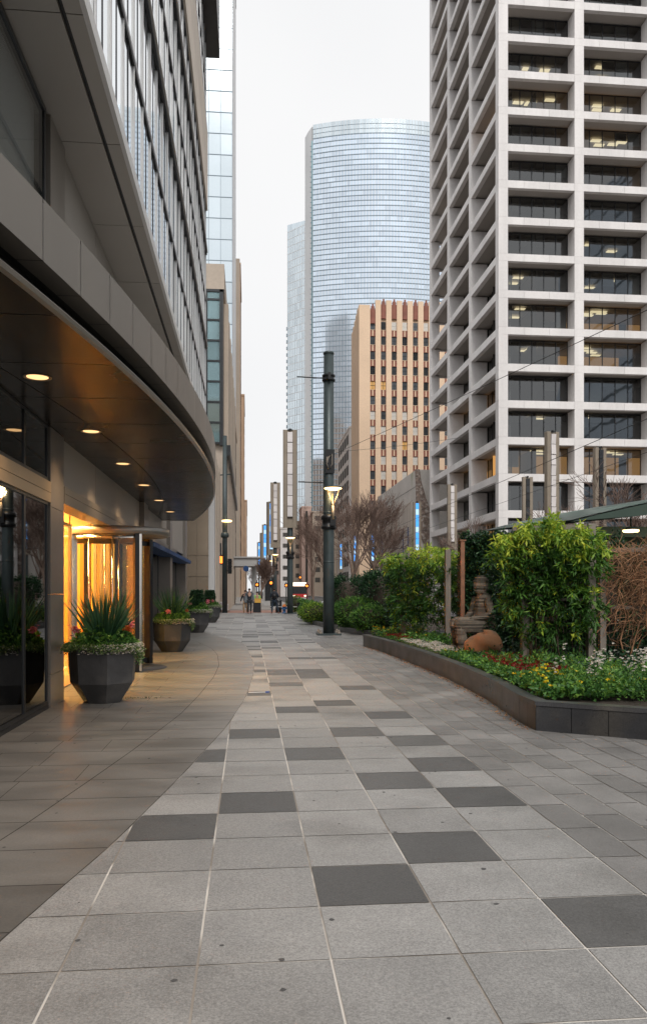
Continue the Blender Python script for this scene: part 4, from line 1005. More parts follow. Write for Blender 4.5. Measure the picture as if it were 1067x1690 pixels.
p = P(506, 250); plain_building('striped_building', 'dark and pale striped block left of the nearest big pole', p.x - 1.6, p.x + 1.5, p.y, p.y + 12, HT(838, 250), 'pink_bldg', wm='room_dark', pitch=(1.5, 60), win=(.7, 40), faces='s', z0=-50)
p = P(528, 245); plain_building('pale_building', 'pale panelled building mostly hidden by the nearest big pole', p.x - 2.4, p.x + 5.6, p.y, p.y + 12, HT(846, 245), 'tan_stone', pitch=(2.4, 3.2), win=(1.6, 1.5), faces='s')
# unseen tower added opposite for the near glass to reflect
plain_building('glass_tower', 'unseen pale glass tower across the street, added to be reflected in the near facade', 62, 96, 14, 50, 70, 'tower_blue', pitch=(3.0, 4.2), win=(2.8, .5), faces='w', wm='tower_line')

# ================================================================ STREET POLES
def street_pole(x, y, label, h=13.0, panel=None, r=.20, detail=False, lantern=True, rot=0.0, zb=0.0):
    T = thing('street_pole', (x, y, zb), label, 'pole', 'dark poles with lamps and tall panels along the tram street')
    q = Vector((x, y, zb)); n = 20 if detail else 10
    mb = MB(); mb.tube([q + Vector((0, 0, .04)), q + Vector((0, 0, 2.6)), q + Vector((0, 0, 5.0)), q + Vector((0, 0, h))], [r, r * .97, r * .95, r * .88], n)
    for z in ((2.62, 4.4) if detail else ()): mb.lathe([(r * .985, z), (r * 1.03, z + .01), (r * 1.03, z + .04), (r * .98, z + .05)], q, n)
    mb.lathe([(r * .8, h), (r * .96, h), (r * .98, h + .04), (r * .9, h + .08), (0, h + .1)], q, n); part('shaft', mb, 'pole', T)
    mb = MB(); mb.box(x - .42, x + .42, y - .42, y + .42, zb + .004, zb + .07); part('base_plate', mb, 'pole', T)
    if detail:
        for a in (-1, 1):
            for b in (-1, 1): mb = MB(); mb.tube([q + Vector((a * .33, b * .33, .07)), q + Vector((a * .33, b * .33, .2))], .035, 8); mb.lathe([(.07, .07), (.07, .13), (0, .13)], q + Vector((a * .33, b * .33, 0)), 6); part('bolt', mb, 'wood_grey', T)
    # lantern: saucer of light on a forked bracket
    if lantern:
        lz = 5.15; lx = x + (.12 if detail else 0); ly = y - .34
        b = Vector((lx, ly, zb + lz))
        mb = MB(); mb.lathe([(0, .03), (.30, .0), (.36, .03), (.30, .055), (0, .08)], b + Vector((0, 0, .12)), 18); ln = part('lantern', mb, 'pole', T)
        mb = MB(); mb.lathe([(0, -.05), (.20, -.045), (.31, .0), (.31, .02), (0, .03)], b + Vector((0, 0, .10)), 18); part('lamp', mb, 'lamp_warm', ln)
        mb = MB()
        for k in range(3):
            t = R(90 + 120 * k); mb.tube([b + Vector((0, 0, -.55)), b + Vector((.05 * math.cos(t), .05 * math.sin(t), -.42)), b + Vector((.2 * math.cos(t), .2 * math.sin(t), -.1)), b + Vector((.25 * math.cos(t), .25 * math.sin(t), .1))], .022, 6)
        mb.tube([b + Vector((0, 0, -1.0)), b + Vector((0, 0, -.5))], .05, 8); part('bracket', mb, 'header', ln)
        mb = MB(); mb.lathe([(r * 1.02, -1.35), (r * 1.35, -1.30), (r * 1.35, -1.22), (r * 1.15, -1.2), (r * 1.15, -1.0), (r * 1.4, -.98), (r * 1.35, -.86), (r * 1.0, -.8)], q + Vector((0, 0, lz)), n)
        mb.obox((lx, ly + .12, zb + lz - 1.05), (.2, .3, .34)); part('collar', mb, 'black', T)
    if panel:
        ph0, ph1 = 5.95, h + .0; wv = .98; c = q + Vector((0, -.02, 0))
        rm = Matrix.Rotation(rot, 3, 'Z')
        mb = MB()
        for sx in (-1, 1):
            mb.obox(c + rm @ Vector((sx * wv * .34, -.30, (ph0 + ph1) / 2)), (wv * .28, .10, ph1 - ph0), rot)
            mb.obox(c + rm @ Vector((sx * wv * .47, -.18, (ph0 + ph1) / 2)), (.05, .34, ph1 - ph0), rot)
        mb.obox(c + rm @ Vector((0, -.26, ph0 + .28)), (wv, .08, .56), rot)
        mb.obox(c + rm @ Vector((0, -.22, (ph0 + ph1) / 2)), (wv * .4, .04, ph1 - ph0 - .1), rot)
        pn = part('tall_panel', mb, 'panel_tan', T)
        nb = 8; z0 = ph0 + .75; dz = (ph1 - .15 - z0) / nb
        for k in range(nb):
            mb = MB(); zc = z0 + dz * (k + .5); mb.obox(c + rm @ Vector((0, -.36, zc)), (wv * .36, .14, dz * .94), rot, 0, R(rnd.choice((-4, 3, 5)))); 
            m_ = 'panel_white' if panel == 'white' else ('frame_dark' if panel == 'slot' else ('led_blue' if k % 3 else 'led_white'))
            part('lamp_box', mb, m_, pn)
        mb = MB(); mb.obox(c + rm @ Vector((0, -.30, ph1 + .02)), (.16, .16, .12), rot); part('bracket', mb, 'black', pn)
    return T
p = P(542, 28.5); BP = street_pole(p.x, p.y, 'nearest and thickest dark teal pole standing at the flower bed, glowing lantern, no panel', h=10.15, r=.205, detail=True)
# extras on the near pole: clamps, rods, black signal box
q = Vector((p.x, p.y, 0))
mb = MB(); mb.lathe([(.195, 9.18), (.235, 9.18), (.235, 9.24), (.2, 9.25), (.2, 9.33), (.235, 9.34), (.235, 9.4), (.195, 9.41)], q, 20); mb.obox(q + Vector((0, -.25, 9.3)), (.1, .16, .25)); part('clamp', mb, 'black', BP)
mb = MB(); mb.tube([q + Vector((-.2, -.02, 9.28)), q + Vector((-1.15, -.02, 9.31))], .022, 6); part('rod', mb, 'wire', BP)
mb = MB(); mb.tube([q + Vector((-.2, -.05, 5.5)), q + Vector((-1.1, -.05, 5.52))], .022, 6); part('rod', mb, 'wire', BP)
mb = MB(); mb.obox(q + Vector((.03, -.19, 6.25)), (.32, .10, .85)); bx_ = part('service_box', mb, 'black', BP)
mb = MB(); mb.tube([q + Vector((-.03, -.26, 5.95)), q + Vector((-.1, -.30, 6.15)), q + Vector((-.02, -.27, 6.4)), q + Vector((.09, -.30, 6.5)), q + Vector((.1, -.27, 6.15)), q + Vector((.02, -.28, 6.0))], .022, 6); mb.obox(q + Vector((-.08, -.27, 6.3)), (.07, .05, .2)); part('cable', mb, 'wood_grey', bx_)
lp = bpy.data.lights.new('pole_lamp', 'POINT'); lp.energy = 25; lp.color = (1, .68, .36); lp.shadow_soft_size = .2
lo = bpy.data.objects.new('pole_lamp', lp); C.objects.link(lo); lo.location = (q.x + .12, q.y - .45, 5.0)
def at_col(px, z): v = P(px, z); return v.x, v.y
x, y = at_col(478.5, 54.7); street_pole(x, y, 'second pole down the walk, topped by the largest panel of pale lamp boxes', h=HT(711, 54.7), panel='white', r=.22, rot=R(-4))
x, y = at_col(454, 80); street_pole(x, y, 'third pole down the walk, narrower panel of pale boxes left of the largest', h=HT(797, 80), panel='white', r=.2)
x, y = at_col(445, 97); street_pole(x, y, 'fourth pole down the walk with a long blue lit panel edge', h=HT(829, 97), panel='blue', r=.2, rot=R(30))
x, y = at_col(437, 131); street_pole(x, y, 'fifth pole down the walk, blue and white lit panel', h=HT(866, 131), panel='blue', r=.2, lantern=False)
x, y = at_col(431.5, 155); street_pole(x, y, 'sixth pole down the walk, mostly tan panel with a blue edge', h=HT(880, 155), panel='blue', r=.2, rot=R(40), lantern=False)
x, y = at_col(427.5, 182); street_pole(x, y, 'farthest small pole of the row, bright blue panel above the skybridge tree', h=HT(895, 182), panel='blue', r=.2, lantern=False)
x, y = at_col(907, 55); street_pole(x, y, 'tallest pole above the leafy vine, panel of white boxes against the grid tower', h=HT(714, 55), panel='white', r=.2, rot=R(12), zb=-.0, lantern=False)
x, y = at_col(986, 61); street_pole(x, y, 'pole right of the tallest one, panel with a dark slot against the grid tower', h=HT(740, 61), panel='slot', r=.2, rot=R(10), lantern=False)
x, y = at_col(868, 75); street_pole(x, y, 'pole with a narrow slotted panel left of the tallest vine-side pole', h=HT(788, 75), panel='slot', r=.2, lantern=False)
x, y = at_col(744.5, 82.5); street_pole(x, y, 'pole with white box panel at the left corner of the grid tower', h=HT(800, 82.5), panel='white', r=.2, lantern=False)
x, y = at_col(687, 99.5); street_pole(x, y, 'pole with the brightest blue lit panel before the concrete hall', h=HT(829, 99.5), panel='blue', r=.2, lantern=False)
x, y = at_col(614, 134); street_pole(x, y, 'pole with blue lit panel at the left end of the concrete hall', h=HT(868, 134), panel='blue', r=.2)
x, y = at_col(585, 158); street_pole(x, y, 'small pole with blue panel among bare branches, right of the nearest big pole', h=HT(882, 158), panel='blue', r=.2, lantern=False)
x, y = at_col(562, 185); street_pole(x, y, 'smallest blue panel pole among bare branches beside the nearest big pole', h=HT(897, 185), panel='blue', r=.2, lantern=False)

# left pole with signals
SP = thing('signal_pole', (P(371, 58).x, P(371, 58).y, 0), 'slender dark pole with lamp and traffic signals beside the white car', 'pole')
q = Vector(SP.location)
mb = MB(); mb.tube([q + Vector((0, 0, -.14)), q + Vector((0, 0, 13.0))], [.2, .16], 10); part('shaft', mb, 'pole', SP)
mb = MB(); mb.box(q.x - .35, q.x + .35, q.y - .35, q.y + .35, -.15, -.08); part('base_plate', mb, 'pole', SP)
mb = MB(); mb.tube([q + Vector((-.5, 0, 10.1)), q + Vector((.45, 0, 10.2))], .05, 6); part('arm', mb, 'pole', SP)
mb = MB(); mb.lathe([(.2, 5.5), (.3, 5.55), (.3, 5.8), (.2, 5.9)], q, 10); part('collar', mb, 'pole', SP)
mb = MB(); mb.lathe([(0, 6.62), (.36, 6.66), (.36, 6.76), (0, 6.82)], q + Vector((.15, -.3, 0)), 12); part('lamp', mb, 'lamp_warm', SP)
mb = MB(); mb.obox(q + Vector((.36, -.2, 3.4)), (.3, .25, 1.1)); s1 = part('signal_head', mb, 'black', SP)
for k in range(3): mb = MB(); mb.obox(q + Vector((.36, -.36, 3.05 + .35 * k)), (.34, .14, .05)); part('visor', mb, 'black', s1)
mb = MB(); mb.box(q.x - .95, q.x - .25, q.y - .08, q.y, 4.1, 5.1); part('street_sign', mb, 'frame_dark', SP)
PS = thing('walk_signal', (q.x - .45, q.y - .6, -.15), 'walk signal glowing red on a thin post left of the slender pole', 'signal')
b = Vector(PS.location)
mb = MB(); mb.tube([b, b + Vector((0, 0, 4.6))], .1, 8); part('post', mb, 'pole', PS)
mb = MB(); mb.obox(b + Vector((.12, -.12, 4.0)), (.4, .3, .7)); hd = part('signal_head', mb, 'black', PS)
mb = MB(); mb.obox(b + Vector((.2, -.285, 4.0)), (.2, .02, .5)); part('lamp', mb, 'sig_orange', hd)

# far signals
for i, (px, py, z, lab) in enumerate(((447, 962, 72, 'orange walk signal on a post left of the largest panel pole'), (495, 953, 118, 'high orange signal above the bus'), (506, 967, 92, 'orange signal beside the bus, right of it'), (424, 965, 85, 'small orange signal beside the dense twiggy street tree'), (472, 966, 105, 'dim orange signal just left of the second pole'), (599, 961, 60, 'orange signal glowing behind the dark hedge'))):
    a = P(px, z); hz = HT(py, z); s_ = thing('traffic_signal', (a.x, a.y, -.15), lab, 'signal', 'orange signals down the street')
    mb = MB(); mb.tube([(a.x, a.y + .15, -.15), (a.x, a.y + .15, hz + .5)], .07, 6); part('post', mb, 'pole', s_)
    mb = MB(); mb.obox((a.x, a.y, hz), (.46, .25, .5)); hd = part('signal_head', mb, 'black', s_)
    mb = MB(); mb.lathe([(0, 0), (.13, 0)], (0, 0, 0), 10); mb.v = [(a.x + u, a.y - .14, hz + v_) for u, v_, _ in mb.v]; part('lamp', mb, 'sig_orange', hd)

# overhead wires
def wire(name, label, a, b, sag, r_, n=14):
    mb = MB(); a, b = Vector(a), Vector(b)
    mb.tube([a.lerp(b, k / n) - Vector((0, 0, sag * 4 * (k / n) * (1 - k / n))) for k in range(n + 1)], r_, 4); return solo(name, mb, 'wire', label, 'wire')
a = P(560, 30.5, HT(745, 30.5)); b = P(1067, 13.6, HT(508, 13.6)); d = (b - a)
wire('span_wire', 'thick black span wire crossing the grid tower diagonally, nearest the viewer', a - d * .05, b + d * .35, .05, .008)
wire('trolley_wire', 'long thin trolley wire running along the tram street below the span wire', (11.3, 3, 6.5), (11.3, 150, 6.5), .0, .012, 4)
wire('trolley_wire', 'second faint trolley wire right of the first one', (14.6, 3, 6.7), (14.6, 150, 6.7), .0, .010, 4)
a = P(500, 60, HT(748, 60)); wire('span_wire', 'thin far span wire crossing the tan art deco tower', P(560, 58, HT(745, 58)), P(760, 60, HT(722, 60)), .1, .012)
wire('span_wire', 'lowest thin span wire stretched before the concrete hall', P(548, 44, HT(908, 44)), P(800, 50, HT(895, 50)), .1, .010)

# skybridge over the sidewalk
SB_ = thing('entrance_canopy', (-.5, 90, 0), 'flat concrete canopy reaching over the far sidewalk before the dense street tree', 'canopy')
mb = MB(); mb.box(-2.2, 1.0, 88, 94, 4.35, 5.25); mb.box(-2.2, 1.3, 87.8, 94.2, 5.25, 5.4); part('slab', mb, 'grey_bldg', SB_)
mb = MB(); mb.box(.4, .9, 90, 90.6, 0, 4.35); part('column', mb, 'grey_bldg', SB_)
mb = MB(); mb.lathe([(0, 0), (.32, 0)], (0, 0, 0), 14); mb.v = [(P(406, 92).x + u, 87.7, HT(940, 91) + v_) for u, v_, _ in mb.v]
rs = thing('round_sign', (P(406, 92).x, 87.7, 0), 'round navy sign on a thin post under the flat canopy', 'sign'); part('sign_disc', mb, 'banner_blue', rs)
mb = MB(); mb.tube([(P(406, 92).x, 87.76, 0), (P(406, 92).x, 87.76, HT(940, 91))], .04, 6); part('post', mb, 'pole', rs)
# ================================================================ BARE TREES
def bare_tree(name, x, y, h, label, seed, spread=1.0, n0=6, r0=.15, m='twig', group='bare trees along the tram street', depth=5, z=0.0, dense=1.0):
    T = thing(name, (x, y, z), label, 'tree', group); q = random.Random(seed); tr_ = MB(); tw = MB()
    def grow(p, d, ln, r_, lev):
        n = 4; pts = [p]; cur = p.copy(); dd = d.copy()
        for k in range(n):
            dd = (dd + Vector((q.gauss(0, .09), q.gauss(0, .09), q.gauss(.05, .05)))).normalized(); cur = cur + dd * ln / n; pts.append(cur.copy())
        rs = [max(.011, r_ * (1 - .45 * k / n)) for k in range(n + 1)]
        (tr_ if lev < 2 else tw).tube(pts, rs, 6 if lev < 2 else 3, cap=False)
        if lev >= depth: return
        kids = q.choice((2, 3, 3)) if lev else n0
        if lev >= 2: kids = int(round(kids * dense)) + 1
        for k in range(kids):
            t = q.uniform(.35, 1.0) if lev else q.uniform(.7, 1.0); i = min(int(t * n), n - 1); p2 = pts[i].lerp(pts[i + 1], t * n - i)
            a = q.uniform(0, 6.28); tilt = q.uniform(.22, .62) * spread
            s_ = dd.orthogonal().normalized(); s_ = Matrix.Rotation(a, 3, dd) @ s_
            grow(p2, (dd * math.cos(tilt) + s_ * math.sin(tilt)).normalized(), ln * q.uniform(.6, .82), rs[i] * .66, lev + 1)
    base = Vector((x, y, z)); grow(base, Vector((0, 0, 1)), h * .33, r0, 0)
    part('trunk', tr_, 'bark', T); part('crown', tw, m, T); return T
def tree_at(px, z, ytop, label, seed, **k): a = P(px, z); return bare_tree('bare_tree', a.x, a.y, HT(ytop, z) * 1.14, label, seed, **k)
tree_at(575, 52, 800, 'bare reddish tree just right of the nearest big pole', 3, dense=1.2)
tree_at(612, 60, 800, 'bare reddish tree before the left end of the concrete hall', 8, dense=1.2)
tree_at(552, 74, 820, 'bare tree whose twigs show on both sides of the nearest big pole', 12)
tree_at(640, 66, 850, 'lower bare tree before the navy banners', 17)
tree_at(516, 96, 850, 'bare tree left of the nearest big pole, behind the bus', 21, dense=.8)
tree_at(1035, 38, 770, 'bare tree spreading brown twigs above the green glass roof', 31, spread=1.25)
tree_at(965, 46, 800, 'bare tree with twigs over the slotted panel above the vine', 37, spread=1.2)
tree_at(795, 52, 858, 'small bare tree behind the leafy vine at the foot of the grid tower', 41)
a = P(428, 75); T_ = bare_tree('street_tree', a.x, a.y, HT(905, 75), 'dense brown twiggy street tree beside the flat canopy', 51, spread=.7, n0=9, dense=1.5, group='street trees on the left walk')
a = P(414, 150); bare_tree('street_tree', a.x, a.y, 8, 'faint distant tree past the flat canopy', 57, spread=.8, group='street trees on the left walk')

# ================================================================ PLANTERS
def inset(poly, d):
    out = []; n = len(poly)
    for i in range(n):
        p0, p1, p2 = Vector(poly[i - 1]), Vector(poly[i]), Vector(poly[(i + 1) % n]); a = (p1 - p0).normalized(); b = (p2 - p1).normalized()
        na, nb = Vector((-a.y, a.x)), Vector((-b.y, b.x)); m_ = (na + nb).normalized(); out.append(tuple(p1 + m_ * d / max(.4, m_.dot(na))))
    return out
def planter(name, label, outer, h, step, cop=.03):
    """outer: counter clockwise outline"""
    T = thing(name, (outer[0][0], outer[0][1], 0), label, 'planter')
    mb = MB(); inn = inset(outer, .16); n = len(outer)
    for i in range(n):
        a, b = Vector((*outer[i], 0)), Vector((*outer[(i + 1) % n], 0)); ln = (b - a).length; m_ = max(1, round(ln / step))
        for k in range(m_):
            p, q = a.lerp(b, k / m_ + .004 / ln), a.lerp(b, (k + 1) / m_ - .004 / ln); mb.cv = rnd.random()
            mb.poly([(p.x, p.y, .005), (q.x, q.y, .005), (q.x, q.y, h - .055), (p.x, p.y, h - .055)])
    mb.cv = None
    part('granite_panels', mb, 'planter_stone', T)
    core = inset(outer, .012); mb = MB()
    for i in range(n):
        p, q = core[i], core[(i + 1) % n]; mb.poly([(*p, 0), (*q, 0), (*q, h - .05), (*p, h - .05)])
    part('wall_core', mb, 'black', T)
    o2 = inset(outer, -cop * .3); mb = MB()
    for i in range(n):
        j = (i + 1) % n
        mb.cv = .8 + .2 * rnd.random()
        mb.poly([(*o2[i], h), (*o2[j], h), (*inn[j], h), (*inn[i], h)]); mb.poly([(*o2[i], h - .05), (*o2[j], h - .05), (*o2[j], h), (*o2[i], h)])
        mb.poly([(*inn[j], h - .2), (*inn[i], h - .2), (*inn[i], h), (*inn[j], h)])
    mb.cv = None; part('coping', mb, 'planter_stone', T)
    mb = MB(); mb.poly([(*p, h - .06) for p in inn]); part('soil', mb, 'soil', T)
    return T
OUT1 = [(13, 1.9), (13.5, 23.6), (5.6, 23.6), (3.29, 22.5), (3.46, 20.6), (3.53, 18.9), (3.56, 17.1), (3.59, 15.5), (3.58, 13.9), (3.54, 12.5), (3.45, 10.9), (3.27, 9.3), (3.26, 8.72), (4.24, 8.05)]
planter('raised_planter', 'long raised dark granite planter along the right side of the walk, full of flowers', OUT1, .34, .34)
pts2 = [(4.3, 27.6), (3.95, 28.6), (3.65, 29.8), (3.42, 32), (3.25, 34.1), (3.05, 36.5), (2.93, 38.5), (2.88, 41), (2.98, 43.5), (3.4, 45), (4.2, 45.8)]
planter('low_planter', 'low curved granite planter of shrubs behind the nearest big pole', [(11, 45.8), (4.2, 45.8)][:1] + pts2[::-1] + [(5.2, 27.2), (11, 27.2)], .20, .6)

def inpoly(x, y, poly):
    c = False; n = len(poly)
    for i in range(n):
        x1, y1 = poly[i]; x2, y2 = poly[(i + 1) % n]
        if (y1 > y) != (y2 > y) and x < (x2 - x1) * (y - y1) / (y2 - y1) + x1: c = not c
    return c
SOIL = inset(OUT1, .17)
def scatter(n, cx_, cy_, rx, ry, rot=0, poly=SOIL):
    o = []
    while len(o) < n:
        a, b = rnd.gauss(0, .5), rnd.gauss(0, .5)
        if a * a + b * b > 1: continue
        x, y = a * rx, b * ry; X = cx_ + x * math.cos(rot) - y * math.sin(rot); Y = cy_ + x * math.sin(rot) + y * math.cos(rot)
        if poly is None or inpoly(X, Y, poly): o.append((X, Y))
        elif rnd.random() < .02: break
    return np.array(o)
def edge_x(y):
    tab = [(8.7, 3.27), (9.3, 3.27), (10.9, 3.45), (12.5, 3.54), (13.9, 3.58), (15.5, 3.59), (17.1, 3.56), (18.9, 3.53), (20.6, 3.46), (22.5, 3.29)]
    return lerp(tab, y)
def bed(name, label, y0, y1, d0, d1, n, leafm, fl=None, h=.22, ln=.07, wd=.035, nf=0, fs=.03, cat='flower bed', trimx=None, fh=.03, group='flower drifts in the raised planter'):
    """a drift of low plants; d0..d1 is the distance in from the planter's walk side edge"""
    y = rng.uniform(y0, y1, n); x = np.array([edge_x(t) for t in y]) + .2 + rng.uniform(d0, d1, n)
    clump = np.sin(x * 9.1 + y * 3.3) * np.sin(y * 8.3 - x * 2.7) * .5 + .5
    top = h * (.45 + .55 * clump)
    z = .30 + rng.uniform(.15, 1, n) * top
    d = rand_dirs(n, .65)
    root = thing(name, (float(x.mean()), float(y.mean()), .28), label, cat, group)
    leaf_obj('leaves', np.stack([x, y, z], 1), d, ln, wd, np.clip(rng.random(n) * .75 + clump * .3, 0, 1), leafm, root); root['kind'] = 'stuff'
    if fl:
        y = rng.uniform(y0, y1, nf); x = np.array([edge_x(t) for t in y]) + .2 + rng.uniform(d0, d1, nf)
        clump = np.sin(x * 9.1 + y * 3.3) * np.sin(y * 8.3 - x * 2.7) * .5 + .5
        z = .30 + h * (.5 + .55 * clump) + rng.random(nf) * fh
        flower_obj('flowers', np.stack([x, y, z], 1), fs, fl, root)
    return root
def bed_xy(name, label, pts, leafm, fl=None, h=.22, ln=.07, wd=.035, fpts=None, fs=.03, fh=.03, upright=.65, group='flower drifts in the raised planter'):
    n = len(pts); x, y = pts[:, 0], pts[:, 1]; clump = np.sin(x * 9.1 + y * 3.3) * np.sin(y * 8.3 - x * 2.7) * .5 + .5
    z = .29 + rng.uniform(.1, 1, n) * h * (.5 + .5 * clump)
    root = thing(name, (float(x.mean()), float(y.mean()), .28), label, 'flower bed', group); root['kind'] = 'stuff'
    leaf_obj('leaves', np.stack([x, y, z], 1), rand_dirs(n, upright), ln, wd, np.clip(rng.random(n) * .75 + clump * .3, 0, 1), leafm, root)
    if fl is not None and fpts is not None:
        x, y = fpts[:, 0], fpts[:, 1]; clump = np.sin(x * 9.1 + y * 3.3) * np.sin(y * 8.3 - x * 2.7) * .5 + .5
        flower_obj('flowers', np.stack([x, y, .29 + h * (.55 + .5 * clump) + rng.random(len(x)) * fh], 1), fs, fl, root)
    return root
# nearest corner: broad leaves with yellow flowers
bed('yellow_flower_bed', 'broad leaved plants with yellow flowers at the nearest corner of the planter', 8.95, 11.0, -.02, 1.5, 5200, 'leaf_mid', 'petal_yellow', h=.20, ln=.085, wd=.05, nf=44, fs=.04, fh=.07)
bed_xy('snapdragon_bed', 'tall pale snapdragons filling the right end of the planter', scatter(5200, 5.0, 9.6, 1.3, 1.3), 'leaf_mid', 'petal_white', h=.42, ln=.06, wd=.022, fpts=np.concatenate([scatter(1, 4.85, 9.8, 1.0, .9) + rng.normal(size=(9, 2)) * .022 for _ in range(34)]), fs=.024, fh=.24)
bed('red_flower_bed', 'drift of dark red flowers beside the leafy vine', 10.9, 13.6, .28, 1.15, 1900, 'leaf_mid', 'petal_red', h=.15, ln=.05, wd=.03, nf=520, fs=.032, fh=.05)
bed('green_border_plants', 'low bright green border plants along the planter edge beside the red drift', 11.0, 13.4, -.02, .32, 1500, 'leaf_mid', None, h=.15, ln=.06, wd=.04)
bed('green_border_plants', 'low green plants under the boulder of the seated statue', 13.4, 15.4, -.02, .95, 1900, 'leaf_mid', 'petal_yellow', h=.16, ln=.07, wd=.045, nf=5)
bed('white_flower_bed', 'carpet of tiny white flowers in front of the stone statue', 15.1, 19.1, -.02, .62, 2300, 'leaf_trail', 'petal_white', h=.12, ln=.03, wd=.02, nf=1500, fs=.017)
bed('green_border_plants', 'leafy green patch between the white carpet and the far vine', 18.0, 20.6, .35, 1.3, 2000, 'leaf_mid', 'petal_yellow', h=.24, ln=.075, wd=.045, nf=6)
bed('red_flower_bed', 'small rusty red drift near the far tip of the planter', 19.2, 21.3, -.02, .9, 1300, 'leaf_mid', 'petal_red', h=.15, ln=.05, wd=.03, nf=240, fs=.03)
bed('yellow_flower_bed', 'yellow and white flowers at the far tip of the planter', 20.9, 22.5, -.02, 1.2, 1700, 'leaf_mid', 'petal_yellow', h=.28, ln=.06, wd=.035, nf=60, fs=.032)
bed_xy('snapdragon_bed', 'small clump of white snapdragons at the foot of the far vine', scatter(900, 4.4, 21.2, .7, .6), 'leaf_mid', 'petal_white', h=.42, ln=.06, wd=.025, fpts=scatter(60, 4.4, 21.2, .6, .5), fs=.03, fh=.12)
bed_xy('ground_foliage', 'dark undergrowth filling the planter behind the trellises', np.concatenate([scatter(1500, 6.3, 11.5, 2.0, 2.0), scatter(3500, 7.5, 15, 3.5, 5)]), 'leaf_dark', h=.32, ln=.08, wd=.045)
bed_xy('ground_foliage', 'low green plants covering the right end of the planter', scatter(6000, 8.6, 7.8, 3.6, 3.6), 'leaf_mid', h=.3, ln=.08, wd=.04)
bed_xy('ground_foliage', 'mid green undergrowth at the roots of the near leafy vine', scatter(1500, 4.9, 12.5, 1.0, .8), 'leaf_mid', h=.3, ln=.08, wd=.035)

# dark hedge between near vine and brown vine, hedges farther off
def hedge(name, label, px, z, yt, wpx, dep, n, m='leaf_dark', zb=.12, ln=.09, round_=1.0, cat='hedge', group=None, wd=.055):
    a = P(px, z); h = HT(yt, z) - zb; rx = wpx / 1300 * z / 2; T = thing(name, (a.x, a.y, zb), label, cat, group)
    t = rng.uniform(0, 2 * math.pi, n); v_ = rng.uniform(-1, 1, n); s_ = np.sqrt(1 - v_ ** 2); ex = .55 if round_ < 1 else 1
    sx = np.sign(np.cos(t)) * np.abs(np.cos(t)) ** ex * s_ ** ex; sy = np.sign(np.sin(t)) * np.abs(np.sin(t)) ** ex * s_ ** ex; sz = np.sign(v_) * np.abs(v_) ** ex
    lump = 1 + .07 * np.sin(t * 5 + v_ * 6) + .05 * np.sin(t * 9 - v_ * 11); rad = lump * rng.uniform(.82, 1.03, n)
    p = np.stack([a.x + rx * sx * rad, a.y + dep * sy * rad, zb + h / 2 + h / 2 * sz * rad], 1); d = np.stack([sx, sy, sz + .3], 1) + rng.normal(size=(n, 3)) * .6
    leaf_obj('foliage', p, d, ln, wd, np.clip(rng.random(n), 0, 1), m, T)
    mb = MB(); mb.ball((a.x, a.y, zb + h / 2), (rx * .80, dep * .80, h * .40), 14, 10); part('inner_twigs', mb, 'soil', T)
    mb = MB(); mb.tube([(a.x, a.y, zb - .05), (a.x, a.y, zb + h * .4)], .05, 6); part('stem', mb, 'bark', T)
    return T
